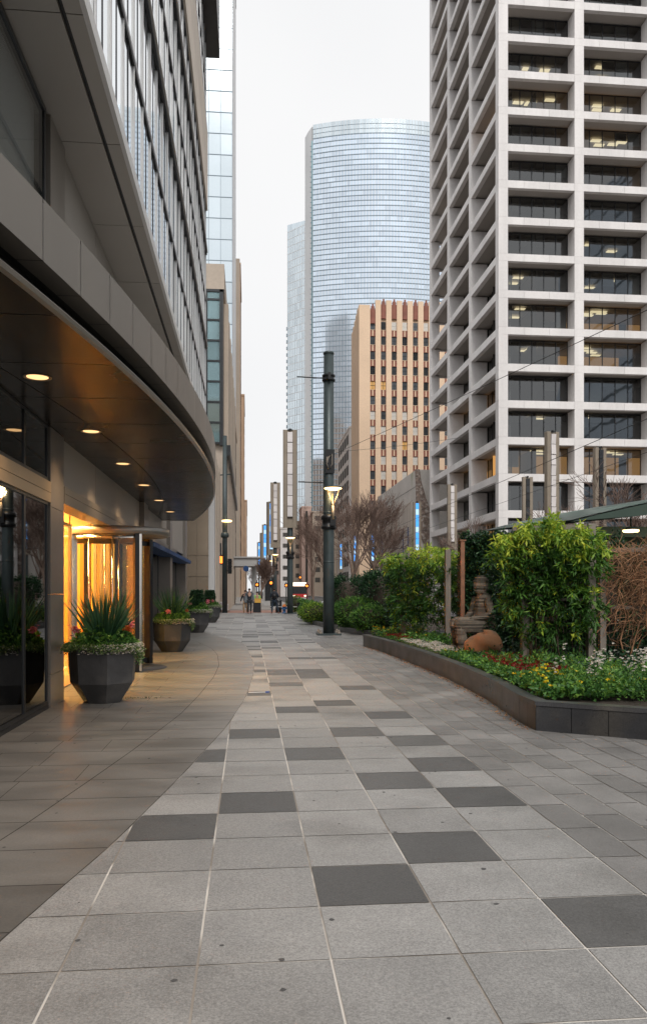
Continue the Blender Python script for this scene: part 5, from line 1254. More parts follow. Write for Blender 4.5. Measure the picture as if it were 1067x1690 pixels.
# ================================================================ TRELLISES WITH VINES
def trellis_posts(root, pts, h, w_=.10, m='wood_grey'):
    for x, y in pts: mb = MB(); mb.box(x - w_ / 2, x + w_ / 2, y - w_ / 2, y + w_ / 2, .28, h); part('post', mb, m, root)
def wire_grid(root, a, b, z0, z1, s=.12):
    mb = MB(); a, b = Vector((*a, 0)), Vector((*b, 0)); ln = (b - a).length; n = int(ln / s)
    for k in range(n + 1): p = a.lerp(b, k / n); mb.tube([(p.x, p.y, z0), (p.x, p.y, z1)], .004, 3, cap=False, smooth=False)
    z = z0
    while z < z1: mb.tube([(a.x, a.y, z), (b.x, b.y, z)], .004, 3, cap=False, smooth=False); z += s
    part('wire_mesh', mb, 'mesh_wire', root)
def vine(root, a, b, z0, z1, thick, n, seed, top=.25, ln=.13, wd=.034, lime=1.0, hole=0.0):
    """leafy clumps spread over a panel: drooping slender leaves, fresh lime growth at the top and outside"""
    q = np.random.default_rng(seed); a, b = np.array([*a, 0.]), np.array([*b, 0.]); dv = b - a; L_ = np.linalg.norm(dv); dv /= L_; nv = np.array([dv[1], -dv[0], 0])
    K_ = 16; nc = n // K_
    u = q.uniform(-.04, 1.04, nc) * L_; zz = z0 + (z1 - z0) * q.beta(1.25, .95, nc)
    topf = np.clip((zz - (z1 - top)) / top, 0, 1)
    wid = thick * (.40 + .75 * ((zz - z0) / (z1 - z0)) ** 1.3)
    off = q.uniform(-1, 1, nc) * wid; off = np.where(topf > 0, off * 1.25, off)
    # uneven outline
    zz = zz + (.09 * np.sin(u * 5 + seed) + .06 * np.sin(u * 13 + seed)) * ((zz - z0) / (z1 - z0)); 
    keep = (np.sin(u * 6.3 + seed * 2) * np.sin(zz * 5.1 + seed) > -.80 + hole); u, zz, off, topf = u[keep], zz[keep], off[keep], topf[keep]; nc = len(u)
    u = u + (u - .5 * L_) * .20 * np.clip((zz - z0) / (z1 - z0) - .35, 0, 1) + .10 * np.sin(zz * 7 + seed) * np.sign(u - .5 * L_) + q.normal(size=nc) * .05
    ctr = a + dv * u[:, None] + nv * off[:, None]; ctr[:, 2] = zz
    k = K_; c = np.repeat(ctr, k, 0); base_d = q.normal(size=(nc, 3)) * .5 + nv * (np.sign(off) * .8)[:, None]; base_d[:, 2] += .15
    tw_ = np.tile(np.linspace(0, 1, k), nc)[:, None]; spray = np.repeat(base_d / np.linalg.norm(base_d, axis=1, keepdims=True), k, 0)
    d = spray * .7 + q.normal(size=(nc * k, 3)) * .6; d[:, 2] -= .45
    p = c + spray * tw_ * .24 + q.normal(size=c.shape) * .018; p[:, 2] -= .12 * tw_[:, 0] ** 2
    fresh = np.repeat(np.clip(.27 + .56 * topf * lime + (q.random(nc) < .10 * lime) * .55 + .13 * q.normal(size=nc), 0, 1), k)
    v = np.clip(fresh + q.normal(size=len(fresh)) * .07, 0, 1)
    return leaf_obj('foliage', p, d, ln, wd, v, 'leaf_lime', root, fold=.18)
V1 = thing('vine_trellis', (5.0, 13.0, .28), 'large lime green leafy vine on a wooden trellis beside the stone statue', 'vine trellis')
va, vb = (4.66, 13.6), (5.83, 13.0)
trellis_posts(V1, [(vb[0], vb[1]), (4.85, 13.5)], 2.75, .13); wire_grid(V1, va, vb, .4, 2.7)
mb = MB(); mb.obox(((va[0] + vb[0]) / 2, (va[1] + vb[1]) / 2, 1.45), (1.3, .05, .05), math.atan2(vb[1] - va[1], vb[0] - va[0])); mb.obox(((va[0] + vb[0]) / 2, (va[1] + vb[1]) / 2, 2.70), (1.3, .08, .08), math.atan2(vb[1] - va[1], vb[0] - va[0])); part('rail', mb, 'wood_grey', V1)
hedge('evergreen_shrub', 'dark evergreen massed right behind the large lime vine', 893, 16.6, 895, 185, .6, 9000, zb=.3, round_=.5, ln=.08, wd=.05)
vine(V1, va, (5.86, 12.98), .75, 2.74, .34, 13500, 5, top=.62)
mb = MB()
for k in range(16):
    x = rnd.uniform(4.8, 5.7); y = 13.75 - (x - 4.35) * .5 + rnd.uniform(-.12, .12); mb.tube([(x, y, .3), (x + rnd.uniform(-.08, .08), y, .8), (x + rnd.uniform(-.15, .15), y, 1.5), (x + rnd.uniform(-.2, .2), y, 2.2)], [.012, .010, .008, .005], 4)
part('stem', mb, 'bark', V1)
V2 = thing('vine_trellis', (4.6, 20.3, .28), 'farther and smaller lime topped vine on a grey post trellis, left of the statue', 'vine trellis')
trellis_posts(V2, [(P(738, 19.6).x, P(738, 19.6).y), (4.15, 21.0)], 2.62, .13)
wire_grid(V2, (4.05, 21.0), (5.25, 19.5), .4, 2.5)
vine(V2, (4.0, 21.1), (5.35, 19.4), .75, 2.62, .33, 10500, 9, top=.5)
# dry brown vine at the right
V3 = thing('brown_vine_trellis', (7.2, 13.2, .28), 'dry brown tangled vine on a grid trellis at the right picture edge', 'vine trellis')
a, b = (6.38, 13.75), (9.2, 12.1)
trellis_posts(V3, [a, b], 2.35, .11, 'wood_grey'); wire_grid(V3, a, b, .35, 2.3, .13)
mb = MB(); an = math.atan2(b[1] - a[1], b[0] - a[0]); mb.obox(((a[0] + b[0]) / 2, (a[1] + b[1]) / 2, 1.3), (3.2, .06, .06), an); mb.obox(((a[0] + b[0]) / 2, (a[1] + b[1]) / 2, 2.33), (3.2, .07, .07), an); part('rail', mb, 'wood_grey', V3)
mb = MB(); q = random.Random(4)
A_, B_ = Vector((*a, 0)), Vector((*b, 0)); nn = Vector((B_.y - A_.y, A_.x - B_.x, 0)).normalized()
for k in range(3600):
    u = q.random() ** .9; z = .5 + 1.83 * q.random() ** .45; o = q.gauss(0, .11) * (1 + max(0, z - 1.7)); p = A_.lerp(B_, u) + nn * (o + .06) + Vector((0, 0, z))
    d = Vector((q.uniform(-1, .55), q.uniform(-.4, .4), q.uniform(-1, .75) + (.45 if z > 2.1 else -.25))).normalized(); pts = [p]; ln = q.uniform(.15, .5)
    for j in range(3): d = (d + Vector((q.gauss(0, .28), q.gauss(0, .2), q.gauss(-.12, .2)))).normalized(); p = p + d * ln / 3; pts.append(p.copy())
    mb.tube(pts, [q.choice((.0025, .004, .006))] * 3 + [.0015], 3, cap=False)
for k in range(14):
    u = q.random(); p = A_.lerp(B_, u) + nn * .05 + Vector((0, 0, .3)); pts = [p.copy()]
    for j in range(5): p = p + Vector((q.uniform(-.14, .14), q.uniform(-.04, .04), .42)); pts.append(p.copy())
    mb.tube(pts, [.018, .016, .014, .012, .009, .006], 5)
part('tangled_stems', mb, 'vine_brown', V3)
# dark ivy screen behind the statue
IV = thing('ivy_screen', (6.2, 19.2, .28), 'tall dark ivy covered screen behind the seated stone statue', 'ivy screen')
a = P(757, 19.4); b = P(850, 18.6)
trellis_posts(IV, [(a.x + .2, a.y), (b.x, b.y)], 2.95)
N = 16000; u = rng.random(N); z = .35 + 2.65 * rng.random(N); off = rng.normal(size=N) * .10
p = np.stack([a.x + (b.x - a.x) * u, a.y + (b.y - a.y) * u + off - .1, z + .05 * np.sin(u * 20)], 1)
leaf_obj('foliage', p, rng.normal(size=(N, 3)) + np.array([0, -.9, -.2]), .075, .055, rng.random(N), 'leaf_dark', IV)
mb = MB(); mb.obox(((a.x + b.x) / 2, (a.y + b.y) / 2 + .1, 1.65), ((b - a).length, .05, 2.5), math.atan2(b.y - a.y, b.x - a.x)); part('backing', mb, 'bark', IV)
rp_ = P(762, 18.2); mb = MB(); mb.box(rp_.x - .045, rp_.x + .045, rp_.y - .05, rp_.y + .05, .28, HT(893, 18.2)); mb.box(rp_.x - .075, rp_.x + .075, rp_.y - .065, rp_.y + .065, HT(893, 18.2), HT(893, 18.2) + .03); solo('rusty_post', mb, 'rust', 'rusty orange post standing between the far vine and the ivy screen', 'post')
hedge('evergreen_shrub', 'dark evergreen filling the gap between the lime vine and the brown vine', 990, 15.6, 885, 60, .5, 6000, zb=.3, round_=.5, ln=.07, wd=.045)
hedge('evergreen_shrub', 'dark evergreens massed behind the brown vine trellis', 1085, 16.5, 905, 190, .7, 9000, zb=.3, round_=.5, ln=.08, wd=.05)
hedge('evergreen_shrub', 'dark rounded evergreen hedge left of the far vine trellis', 632, 31, 943, 72, 1.1, 8000, zb=.15, round_=.5)
hedge('evergreen_shrub', 'dark hedge seen just right of the nearest big pole', 572, 35, 952, 66, 1.0, 6500, zb=.15, round_=.5)
hedge('evergreen_shrub', 'dark evergreen behind the far vine with a lighter crown', 668, 27, 918, 60, .9, 6500, zb=.3, round_=.6)
hedge('leafy_shrub', 'light green willowy shrub right of the nearest big pole', 590, 30.5, 987, 86, .8, 8500, m='leaf_mid', zb=.12, ln=.10, wd=.03, cat='shrub', group='low shrubs in the curved planter')
hedge('leafy_shrub', 'darker low shrub at the near tip of the curved planter', 612, 28.6, 1000, 66, .6, 5200, m='leaf_mid', zb=.12, ln=.09, wd=.035, cat='shrub', group='low shrubs in the curved planter')
hedge('leafy_shrub', 'yellow green low shrub just left of the nearest big pole', 523, 37.5, 995, 60, 1.0, 6500, m='leaf_lime', zb=.08, ln=.08, wd=.03, cat='shrub', group='low shrubs in the curved planter')
hedge('leafy_shrub', 'low dark shrub at the far tip of the curved planter', 510, 42, 992, 34, 1.1, 3500, m='leaf_mid', zb=.08, ln=.09, wd=.035, cat='shrub', group='low shrubs in the curved planter')
hedge('leafy_shrub', 'green shrub behind the round tub, left of the curved planter', 487, 62, 984, 30, .8, 1500, m='leaf_mid', zb=-.1, ln=.12, wd=.05, cat='shrub', group='low shrubs in the curved planter')

# ================================================================ STATUE AND BOULDER
ST = thing('stone_statue', (P(783, 16.7).x, P(783, 16.7).y, .28), 'seated figure built of thin stacked slate slabs behind the orange boulder', 'statue')
so = Vector((P(783, 16.7).x, P(783, 16.7).y, .30))
# ellipsoid bones of the figure: centre, radii; it faces left, knees forward
# the figure sits facing left; its thighs reach left at seat height, shins drop to the ground
def seg_section(z, p0, p1, r0, r1):
    """horizontal disc of a tapered limb at height z"""
    out = []; n = 14
    for k in range(n + 1):
        u = k / n; c = p0.lerp(p1, u); r_ = r0 + (r1 - r0) * u; dz = abs(z - c.z)
        if dz < r_: out.append((c.x, c.y, math.sqrt(r_ * r_ - dz * dz)))
    return out
V_ = Vector
limbs = [(V_((.20, 0, .62)), V_((.19, 0, 1.10)), .245, .17), (V_((.20, 0, 1.10)), V_((.19, 0, 1.18)), .15, .07), (V_((.19, 0, 1.18)), V_((.17, 0, 1.26)), .075, .08),
         (V_((.13, 0, 1.36)), V_((.13, 0, 1.46)), .16, .165),
         (V_((.15, -.12, .55)), V_((-.36, -.16, .57)), .18, .15), (V_((.15, .12, .55)), V_((-.36, .18, .57)), .18, .15),
         (V_((-.36, -.16, .56)), V_((-.32, -.16, .06)), .135, .105), (V_((-.36, .18, .56)), V_((-.32, .18, .06)), .135, .105),
         (V_((-.30, -.16, .04)), V_((-.46, -.16, .02)), .06, .05), (V_((-.30, .18, .04)), V_((-.46, .18, .02)), .06, .05),
         (V_((.22, -.22, 1.06)), V_((.27, -.29, .78)), .085, .075), (V_((.27, -.29, .78)), V_((-.12, -.20, .70)), .07, .05),
         (V_((.08, .22, 1.10)), V_((.0, .26, .82)), .085, .07), (V_((.0, .26, .82)), V_((-.18, .2, .68)), .065, .05),
         (V_((.22, 0, .50)), V_((.22, 0, .05)), .24, .27)]
from itertools import product
def hull2(ps):
    ps = sorted(set((round(a, 4), round(b, 4)) for a, b in ps))
    if len(ps) < 3: return ps
    def half(q):
        o = []
        for p in q:
            while len(o) >= 2 and (o[-1][0] - o[-2][0]) * (p[1] - o[-2][1]) - (o[-1][1] - o[-2][1]) * (p[0] - o[-2][0]) <= 0: o.pop()
            o.append(p)
        return o[:-1]
    return half(ps) + half(ps[::-1])
mb = MB(); z = 0.0; th = .034; q = random.Random(2)
while z < 1.65:
    for (p0, p1, r0, r1) in limbs:
        s_ = seg_section(z, p0, p1, r0, r1)
        if not s_: continue
        jx, jy = q.gauss(0, .005), q.gauss(0, .005); pts = []
        for (x, y, r_) in s_:
            for k in range(10): t = 2 * math.pi * k / 10; pts.append((x + r_ * math.cos(t) * q.uniform(.97, 1.02), y + r_ * math.sin(t) * q.uniform(.97, 1.02)))
        hl = hull2(pts)
        if len(hl) >= 3: mb.cv = q.random(); mb.prism([(so.x + a + jx, so.y + b + jy) for a, b in hl], so.z + z, so.z + z + th * .80)
    z += th
mb.cv = None
part('stacked_body', mb, 'slate', ST)
mb = MB(); bc = P(797, 15.6); base = len(mb.v); n, m_ = 26, 18; mb.cs = True
for k in range(m_ + 1):
    ph = math.pi * k / m_
    for j in range(n):
        t = 2 * math.pi * j / n; s_ = math.sin(ph); e = .85
        lump = 1 + .07 * math.sin(2 * t + 1) + .05 * math.sin(3 * t + ph * 3) + .035 * math.sin(5 * t + ph * 5) + .02 * math.sin(9 * t + ph * 7)
        mb.v.append((bc.x + .37 * s_ ** e * math.cos(t) * lump, bc.y + .32 * s_ ** e * math.sin(t) * lump, .28 + .22 - .27 * math.cos(ph) * lump + .03 * math.cos(t)))
for k in range(m_):
    for j in range(n): j2 = (j + 1) % n; mb.face((base + k * n + j, base + k * n + j2, base + (k + 1) * n + j2, base + (k + 1) * n + j))
mb.cs = False
solo('boulder', mb, 'boulder', 'smooth orange brown boulder lying among flowers at the statue feet', 'boulder')

# ================================================================ GREEN GLASS ROOF AT THE RIGHT
K = thing('glass_roof_kiosk', (12, 21, -.15), 'green curved glass roof on beams with a bright lamp, far right', 'kiosk')
mb = MB()
def rz(x, y): t = (x - 7.6) / 9.0; return 3.32 + 2.3 * t - 1.0 * t * t + .04 * (y - 19) 
N_ = 12
for i in range(N_):
    for j in range(5):
        x0, x1 = 7.6 + 9.0 * i / N_, 7.6 + 9.0 * (i + 1) / N_; y0, y1 = 18.0 + 1.4 * j, 18.0 + 1.4 * (j + 1)
        mb.cv = rnd.random(); g_ = .02
        top = [(x0 + g_, y0 + g_, rz(x0, y0)), (x1 - g_, y0 + g_, rz(x1, y0)), (x1 - g_, y1 - g_, rz(x1, y1)), (x0 + g_, y1 - g_, rz(x0, y1))]
        mb.poly(top); mb.poly([(a, b, c - .03) for a, b, c in top][::-1])
mb.cv = None
part('glass_roof', mb, 'canopy_glass', K)
for j in range(6):
    y = 18.0 + 1.4 * j; mb = MB(); xs = [7.6 + 9.0 * i / 12 for i in range(13)]
    for a, b in zip(xs, xs[1:]): mb.poly([(a, y - .03, rz(a, y) - .04 - .30 * min(1, (a - 7.6) / 2)), (b, y - .03, rz(b, y) - .04 - .30 * min(1, (b - 7.6) / 2)), (b, y - .03, rz(b, y) - .035), (a, y - .03, rz(a, y) - .035)]); mb.poly([(a, y + .03, rz(a, y) - .035), (b, y + .03, rz(b, y) - .035), (b, y + .03, rz(b, y) - .04 - .30 * min(1, (b - 7.6) / 2)), (a, y + .03, rz(a, y) - .04 - .30 * min(1, (a - 7.6) / 2))]); mb.poly([(a, y - .03, rz(a, y) - .04 - .3 * min(1, (a - 7.6) / 2)), (a, y + .03, rz(a, y) - .04 - .3 * min(1, (a - 7.6) / 2)), (b, y + .03, rz(b, y) - .04 - .3 * min(1, (b - 7.6) / 2)), (b, y - .03, rz(b, y) - .04 - .3 * min(1, (b - 7.6) / 2))])
    part('beam', mb, 'canopy_dark', K)
mb = MB(); mb.box(8.3, 16.4, 19.9, 20.0, 3.02, 3.29); mb.box(8.3, 16.4, 23.6, 23.7, 3.05, 3.3); part('fascia', mb, 'canopy_green', K)
mb = MB(); mb.box(8.3, 16.4, 20.02, 23.58, 3.26, 3.29); part('ceiling_panel', mb, 'canopy_green', K)
for x in (9.2, 12.4, 15.6): mb = MB(); mb.tube([(x, 20.5, -.15), (x, 20.5, 3.1)], .08, 10); part('post', mb, 'canopy_green', K)
a = P(1040, 19.2); mb = MB(); mb.lathe([(0, .0), (.17, .01), (.19, .05), (.12, .12), (0, .13)], (a.x, a.y, HT(878, 19.2)), 16); lm = part('ceiling_lamp', mb, 'canopy_dark', K)
mb = MB(); mb.lathe([(0, -.012), (.17, -.004)], (a.x, a.y, HT(878, 19.2)), 16); mb.lathe([(.19, .05), (.19, .02), (.17, -.004)], (a.x, a.y, HT(878, 19.2)), 16); part('lamp', mb, 'lamp_warm', lm)
mb = MB(); mb.tube([(a.x, a.y, HT(878, 19.2) + .1), (a.x, a.y, 3.5)], .02, 6); part('rod', mb, 'canopy_dark', lm)

# ================================================================ PEOPLE
def skin_mesh(V, E, Rd, sub=1):
    me = bpy.data.meshes.new('tmp'); me.from_pydata([tuple(v) for v in V], E, []); o = bpy.data.objects.new('tmp', me); C.objects.link(o)
    md = o.modifiers.new('s', 'SKIN'); md.use_smooth_shade = True
    for i, r_ in enumerate(Rd):
        s_ = me.skin_vertices[0].data[i]; s_.radius = (r_, r_) if not isinstance(r_, tuple) else r_; s_.use_root = (i == 0)
    if sub: m2 = o.modifiers.new('b', 'SUBSURF'); m2.levels = sub; m2.render_levels = sub
    dg = bpy.context.evaluated_depsgraph_get(); ev = o.evaluated_get(dg); res = bpy.data.meshes.new_from_object(ev)
    bpy.data.objects.remove(o); bpy.data.meshes.remove(me); return res
def skin_part(name, V, E, Rd, m, parent, sub=1):
    me = skin_mesh(V, E, Rd, sub); me.name = name; me.materials.clear(); me.materials.append(M[m])
    for p in me.polygons: p.use_smooth = True; p.material_index = 0
    o = bpy.data.objects.new(name, me); C.objects.link(o); o.parent = parent; return o
def person(loc, rot, label, pose, top='cloth_dark', legs='cloth_navy', coat=None, h=1.75, hairm='hair'):
    T = thing('person', (0, 0, 0), label, 'person', None)
    J = dict(hip=(0, 0, .93), waist=(0, 0, 1.08), chest=(0, -.01, 1.30), neck=(0, 0, 1.48), jaw=(0, -.015, 1.56), skull=(0, -.005, 1.66))
    for s_, k in ((-1, 'l'), (1, 'r')):
        J['sh' + k] = (s_ * .18, 0, 1.42); J['el' + k] = (s_ * .25, .02, 1.13); J['wr' + k] = (s_ * .27, -.04, .88); J['ha' + k] = (s_ * .275, -.055, .80)
        J['th' + k] = (s_ * .09, 0, .88); J['kn' + k] = (s_ * .10, -.02, .48); J['an' + k] = (s_ * .10, .02, .09); J['to' + k] = (s_ * .11, -.13, .035)
    J.update(pose)
    J = {k: Vector(v) for k, v in J.items()}
    names = list(J); V = [J[k] for k in names]; ix = {k: i for i, k in enumerate(names)}
    E = [('hip', 'waist'), ('waist', 'chest'), ('chest', 'neck'), ('neck', 'jaw'), ('jaw', 'skull')]
    rr = dict(hip=(.15, .11), waist=(.13, .10), chest=(.165, .115), neck=.055, jaw=.07, skull=(.082, .095))
    for k in 'lr':
        E += [('chest', 'sh' + k), ('sh' + k, 'el' + k), ('el' + k, 'wr' + k), ('wr' + k, 'ha' + k), ('hip', 'th' + k), ('th' + k, 'kn' + k), ('kn' + k, 'an' + k), ('an' + k, 'to' + k)]
        rr.update({'sh' + k: .055, 'el' + k: .04, 'wr' + k: .028, 'ha' + k: (.035, .02), 'th' + k: .085, 'kn' + k: .055, 'an' + k: .038, 'to' + k: .035})
    Ei = [(ix[a], ix[b]) for a, b in E]; Rd = [rr[k] for k in names]
    for k in 'lr':
        hd = J['ha' + k]; dn = (J['ha' + k] - J['wr' + k]).normalized(); sd_ = Vector((0, -1, 0)) if abs(dn.y) < .8 else Vector((1, 0, 0)); sd_ = (sd_ - dn * sd_.dot(dn)).normalized()
        for f in range(4):
            o_ = sd_ * (.024 - .016 * f); a = len(V); V += [hd + dn * .03 + o_, hd + dn * (.065 + .008 * (f in (1, 2))) + o_ * 1.1]; Rd += [.010, .008]; Ei += [(ix['ha' + k], a), (a, a + 1)]
        a = len(V); V += [hd + sd_ * .036 - dn * .0, hd + sd_ * .05 + dn * .03]; Rd += [.011, .009]; Ei += [(ix['ha' + k], a), (a, a + 1)]
    skin_part('body', V, Ei, Rd, 'skin', T)
    def sub_part(name, keys, edges, rad, m):
        ks = list(keys); skin_part(name, [J[k] for k in ks], [(ks.index(a), ks.index(b)) for a, b in edges], [rad[k] for k in ks], m, T)
    # shirt or jacket
    kk = ['waist', 'hip', 'chest', 'shl', 'shr', 'ell', 'elr', 'wrl', 'wrr']
    sub_part('jacket' if not coat else 'shirt', kk, [('waist', 'hip'), ('waist', 'chest'), ('chest', 'shl'), ('chest', 'shr'), ('shl', 'ell'), ('shr', 'elr'), ('ell', 'wrl'), ('elr', 'wrr')],
             dict(hip=(.165, .125), waist=(.155, .12), chest=(.185, .135), shl=.075, shr=.075, ell=.058, elr=.058, wrl=.042, wrr=.042), top)
    kk = ['hip', 'thl', 'thr', 'knl', 'knr', 'anl', 'anr']
    sub_part('trousers', kk, [('hip', 'thl'), ('hip', 'thr'), ('thl', 'knl'), ('thr', 'knr'), ('knl', 'anl'), ('knr', 'anr')], dict(hip=(.158, .12), thl=.10, thr=.10, knl=.072, knr=.072, anl=.058, anr=.058), legs)
    if coat:
        C2 = dict(J); 
        for k, s_ in (('l', -1), ('r', 1)):
            J['c1' + k] = Vector((s_ * .15, .02, 1.36)); J['c2' + k] = Vector((s_ * .20, .02, 1.05)); J['c3' + k] = Vector((s_ * .25, .03, .72))
            sub_part('coat_panel', ['c1' + k, 'c2' + k, 'c3' + k, 'sh' + k, 'el' + k, 'wr' + k], [('c1' + k, 'c2' + k), ('c2' + k, 'c3' + k), ('c1' + k, 'sh' + k), ('sh' + k, 'el' + k), ('el' + k, 'wr' + k)],
                     {'c1' + k: (.09, .13), 'c2' + k: (.09, .15), 'c3' + k: (.075, .17), 'sh' + k: .085, 'el' + k: .068, 'wr' + k: .052}, coat)
    mb = MB(); hc = J['skull']; mb.ball(hc + Vector((0, .022, .025)), (.092, .10, .088), 14, 8); part('hair', mb, hairm, T)
    mb = MB(); f = J['skull']; j = J['jaw']
    mb.ball(f + Vector((0, -.098, -.04)), (.014, .02, .022), 8, 6); part('nose', mb, 'skin', T)
    for s_ in (-1, 1):
        mb = MB(); mb.ball(f + Vector((s_ * .032, -.088, -.01)), (.012, .008, .008), 8, 6); part('eye', mb, 'hair', T)
        mb = MB(); mb.ball(f + Vector((s_ * .088, .0, -.02)), (.012, .02, .03), 8, 6); part('ear', mb, 'skin', T)
    mb = MB(); mb.ball(j + Vector((0, -.078, -.01)), (.024, .008, .007), 8, 6); part('mouth', mb, 'deco_red', T)
    for k in 'lr':
        a, t = J['an' + k], J['to' + k]; mb = MB(); mb.tube([a + Vector((0, .03, -.03)), (a + t) / 2 + Vector((0, 0, -.01)), t + Vector((0, -.03, 0))], [.048, .046, .036], 10); part('shoe', mb, 'shoe', T)
    T.location = loc; T.rotation_euler = (0, 0, rot); T.scale = (h / 1.75,) * 3
    return T
zc = 54.7
W_ = dict(knl=(-.10, -.16, .50), anl=(-.09, -.10, .10), tol=(-.09, -.27, .05), knr=(.11, .02, .49), anr=(.11, .20, .13), tor=(.11, .08, .04), ell=(-.30, .12, 1.16), wrl=(-.36, .10, .92), hal=(-.37, .08, .85), elr=(.29, -.06, 1.14), wrr=(.27, -.22, .94), har=(.27, -.27, .88))
a = P(411.5, zc); person((a.x, a.y, .004), R(4), 'man walking towards the camera in an open grey coat and dark trousers', W_, top='cloth_dark', legs='cloth_dark', coat='cloth_grey')
a = P(404.8, 58.5); person((a.x, a.y, -.14), R(-8), 'person in tan trousers half hidden behind the man in the grey coat', dict(W_), top='cloth_dark', legs='cloth_tan', h=1.78)
a = P(424.2, 59.2); person((a.x, a.y, -.14), 0, 'person in a lime green top standing behind the yellow topped cart', dict(ell=(-.24, -.12, 1.16), wrl=(-.2, -.34, 1.06), hal=(-.2, -.41, 1.05), elr=(.24, -.12, 1.16), wrr=(.2, -.34, 1.06), har=(.2, -.41, 1.05)), top='cloth_green', legs='cloth_dark', h=1.68)
a = P(452.5, 55.2); bpz = person((a.x, a.y, .004), R(178), 'person seen from behind striding in dark clothes with a black backpack', dict(knl=(-.19, -.08, .5), anl=(-.30, .0, .09), tol=(-.31, -.15, .04), knr=(.14, .03, .49), anr=(.17, .12, .09), tor=(.18, -.02, .04), ell=(-.27, -.10, 1.16), wrl=(-.20, -.26, 1.1), hal=(-.19, -.33, 1.1), elr=(.27, -.10, 1.16), wrr=(.2, -.26, 1.1), har=(.19, -.33, 1.1)), top='cloth_navy', legs='cloth_navy', h=1.78)
bk = thing('backpack', (a.x, a.y - .20, 1.08), 'black backpack worn by the striding person in dark clothes', 'backpack')
mb = MB(); mb.ball((a.x, a.y - .25, 1.32), (.19, .12, .27), 14, 10); part('bag', mb, 'cloth_dark', bk)
mb = MB(); mb.ball((a.x, a.y - .36, 1.22), (.13, .05, .13), 10, 8); part('pocket', mb, 'black', bk)
for s_ in (-1, 1): mb = MB(); mb.tube([(a.x + s_ * .11, a.y - .16, 1.5), (a.x + s_ * .12, a.y - .03, 1.545), (a.x + s_ * .12, a.y + .1, 1.5)], .018, 6); part('strap', mb, 'black', bk)
a = P(389, 66.5); person((a.x + .9, a.y + 6, -.14), R(170), 'distant person in pale clothes near the canopy column', {}, top='cloth_grey', legs='cloth_grey', h=1.7)
# cart
a = P(424, 58.2); CT = thing('cart', (a.x, a.y, -.15), 'narrow cart with a yellow top and black sides on the crossing', 'cart')
mb = MB(); mb.box(a.x - .30, a.x + .30, a.y - .2, a.y + .2, .72, 1.0); mb.box(a.x - .33, a.x + .33, a.y - .23, a.y + .23, 1.0, 1.03); part('top', mb, 'yellow', CT)
mb = MB(); mb.box(a.x - .27, a.x + .27, a.y - .17, a.y + .17, .0, .72); part('body', mb, 'cloth_dark', CT)
for sx in (-1, 1): mb = MB(); mb.tube([(a.x + sx * .28, a.y - .18, -.05), (a.x + sx * .28 + .03, a.y - .18, -.05)], .1, 12); part('wheel', mb, 'rubber', CT); mb = MB(); mb.tube([(a.x + sx * .29, a.y - .19, 0), (a.x + sx * .29, a.y - .19, 1.0)], .02, 6); part('leg', mb, 'wood_grey', CT)
# hydrant
a = P(469, 55.5); HY = thing('fire_hydrant', (a.x, a.y, 0), 'blue fire hydrant with an orange cap at the foot of the second pole', 'hydrant')
mb = MB(); mb.lathe([(.17, 0), (.17, .05), (.11, .07), (.11, .42), (.14, .44), (.14, .48)], (a.x, a.y, 0), 16); part('barrel', mb, 'blue_paint', HY)
mb = MB(); mb.lathe([(.15, .48), (.15, .52), (.11, .6), (.03, .64), (.03, .69), (0, .69)], (a.x, a.y, 0), 16); part('cap', mb, 'orange_paint', HY)
for s_ in (-1, 1): mb = MB(); mb.tube([(a.x + s_ * .09, a.y, .36), (a.x + s_ * .2, a.y, .36)], .06, 10); part('nozzle', mb, 'blue_paint', HY)
mb = MB(); mb.tube([(a.x, a.y - .09, .33), (a.x, a.y - .2, .33)], .075, 10); part('nozzle', mb, 'blue_paint', HY)
# round tub and bench, litter bin
a = P(499, 52); TB2 = thing('round_tub', (a.x, a.y, 0), 'dark tub planter standing right of the second pole', 'tub')
mb = MB(); mb.lathe([(0, .0), (.30, 0), (.38, .75), (.42, .82), (.36, .82), (.34, .7), (0, .7)], (a.x, a.y, 0), 20); part('tub', mb, 'black', TB2)
p_ = scatter(500, a.x, a.y, .36, .36, poly=None); leaf_obj('plants', np.stack([p_[:, 0], p_[:, 1], .72 + rng.random(len(p_)) * .3], 1), rand_dirs(len(p_), .7), .12, .05, rng.random(len(p_)), 'leaf_mid', TB2)
a = P(466, 57); BN = thing('bench', (a.x, a.y, 0), 'pale topped bench behind the fire hydrant', 'bench')
mb = MB()
for k in range(4): mb.box(a.x - .9, a.x + 1.4, a.y + .1 * k, a.y + .1 * k + .085, .42, .46)
part('seat', mb, 'grey_bldg', BN)
for sx in (-.8, 1.2): mb = MB(); mb.box(a.x + sx, a.x + sx + .08, a.y, a.y + .4, 0, .42); part('leg', mb, 'black', BN)
a = P(459.5, 63); LB = thing('litter_bin', (a.x, a.y, -.15), 'black litter bin behind the striding person', 'bin')
mb = MB(); mb.lathe([(0, .0), (.24, 0), (.26, .9), (0, .9)], (a.x, a.y, -.15), 14); part('barrel', mb, 'black', LB); mb = MB(); mb.lathe([(.28, .9), (.28, .96), (.1, 1.08), (0, 1.08)], (a.x, a.y, -.15), 14); part('lid', mb, 'frame_dark', LB)
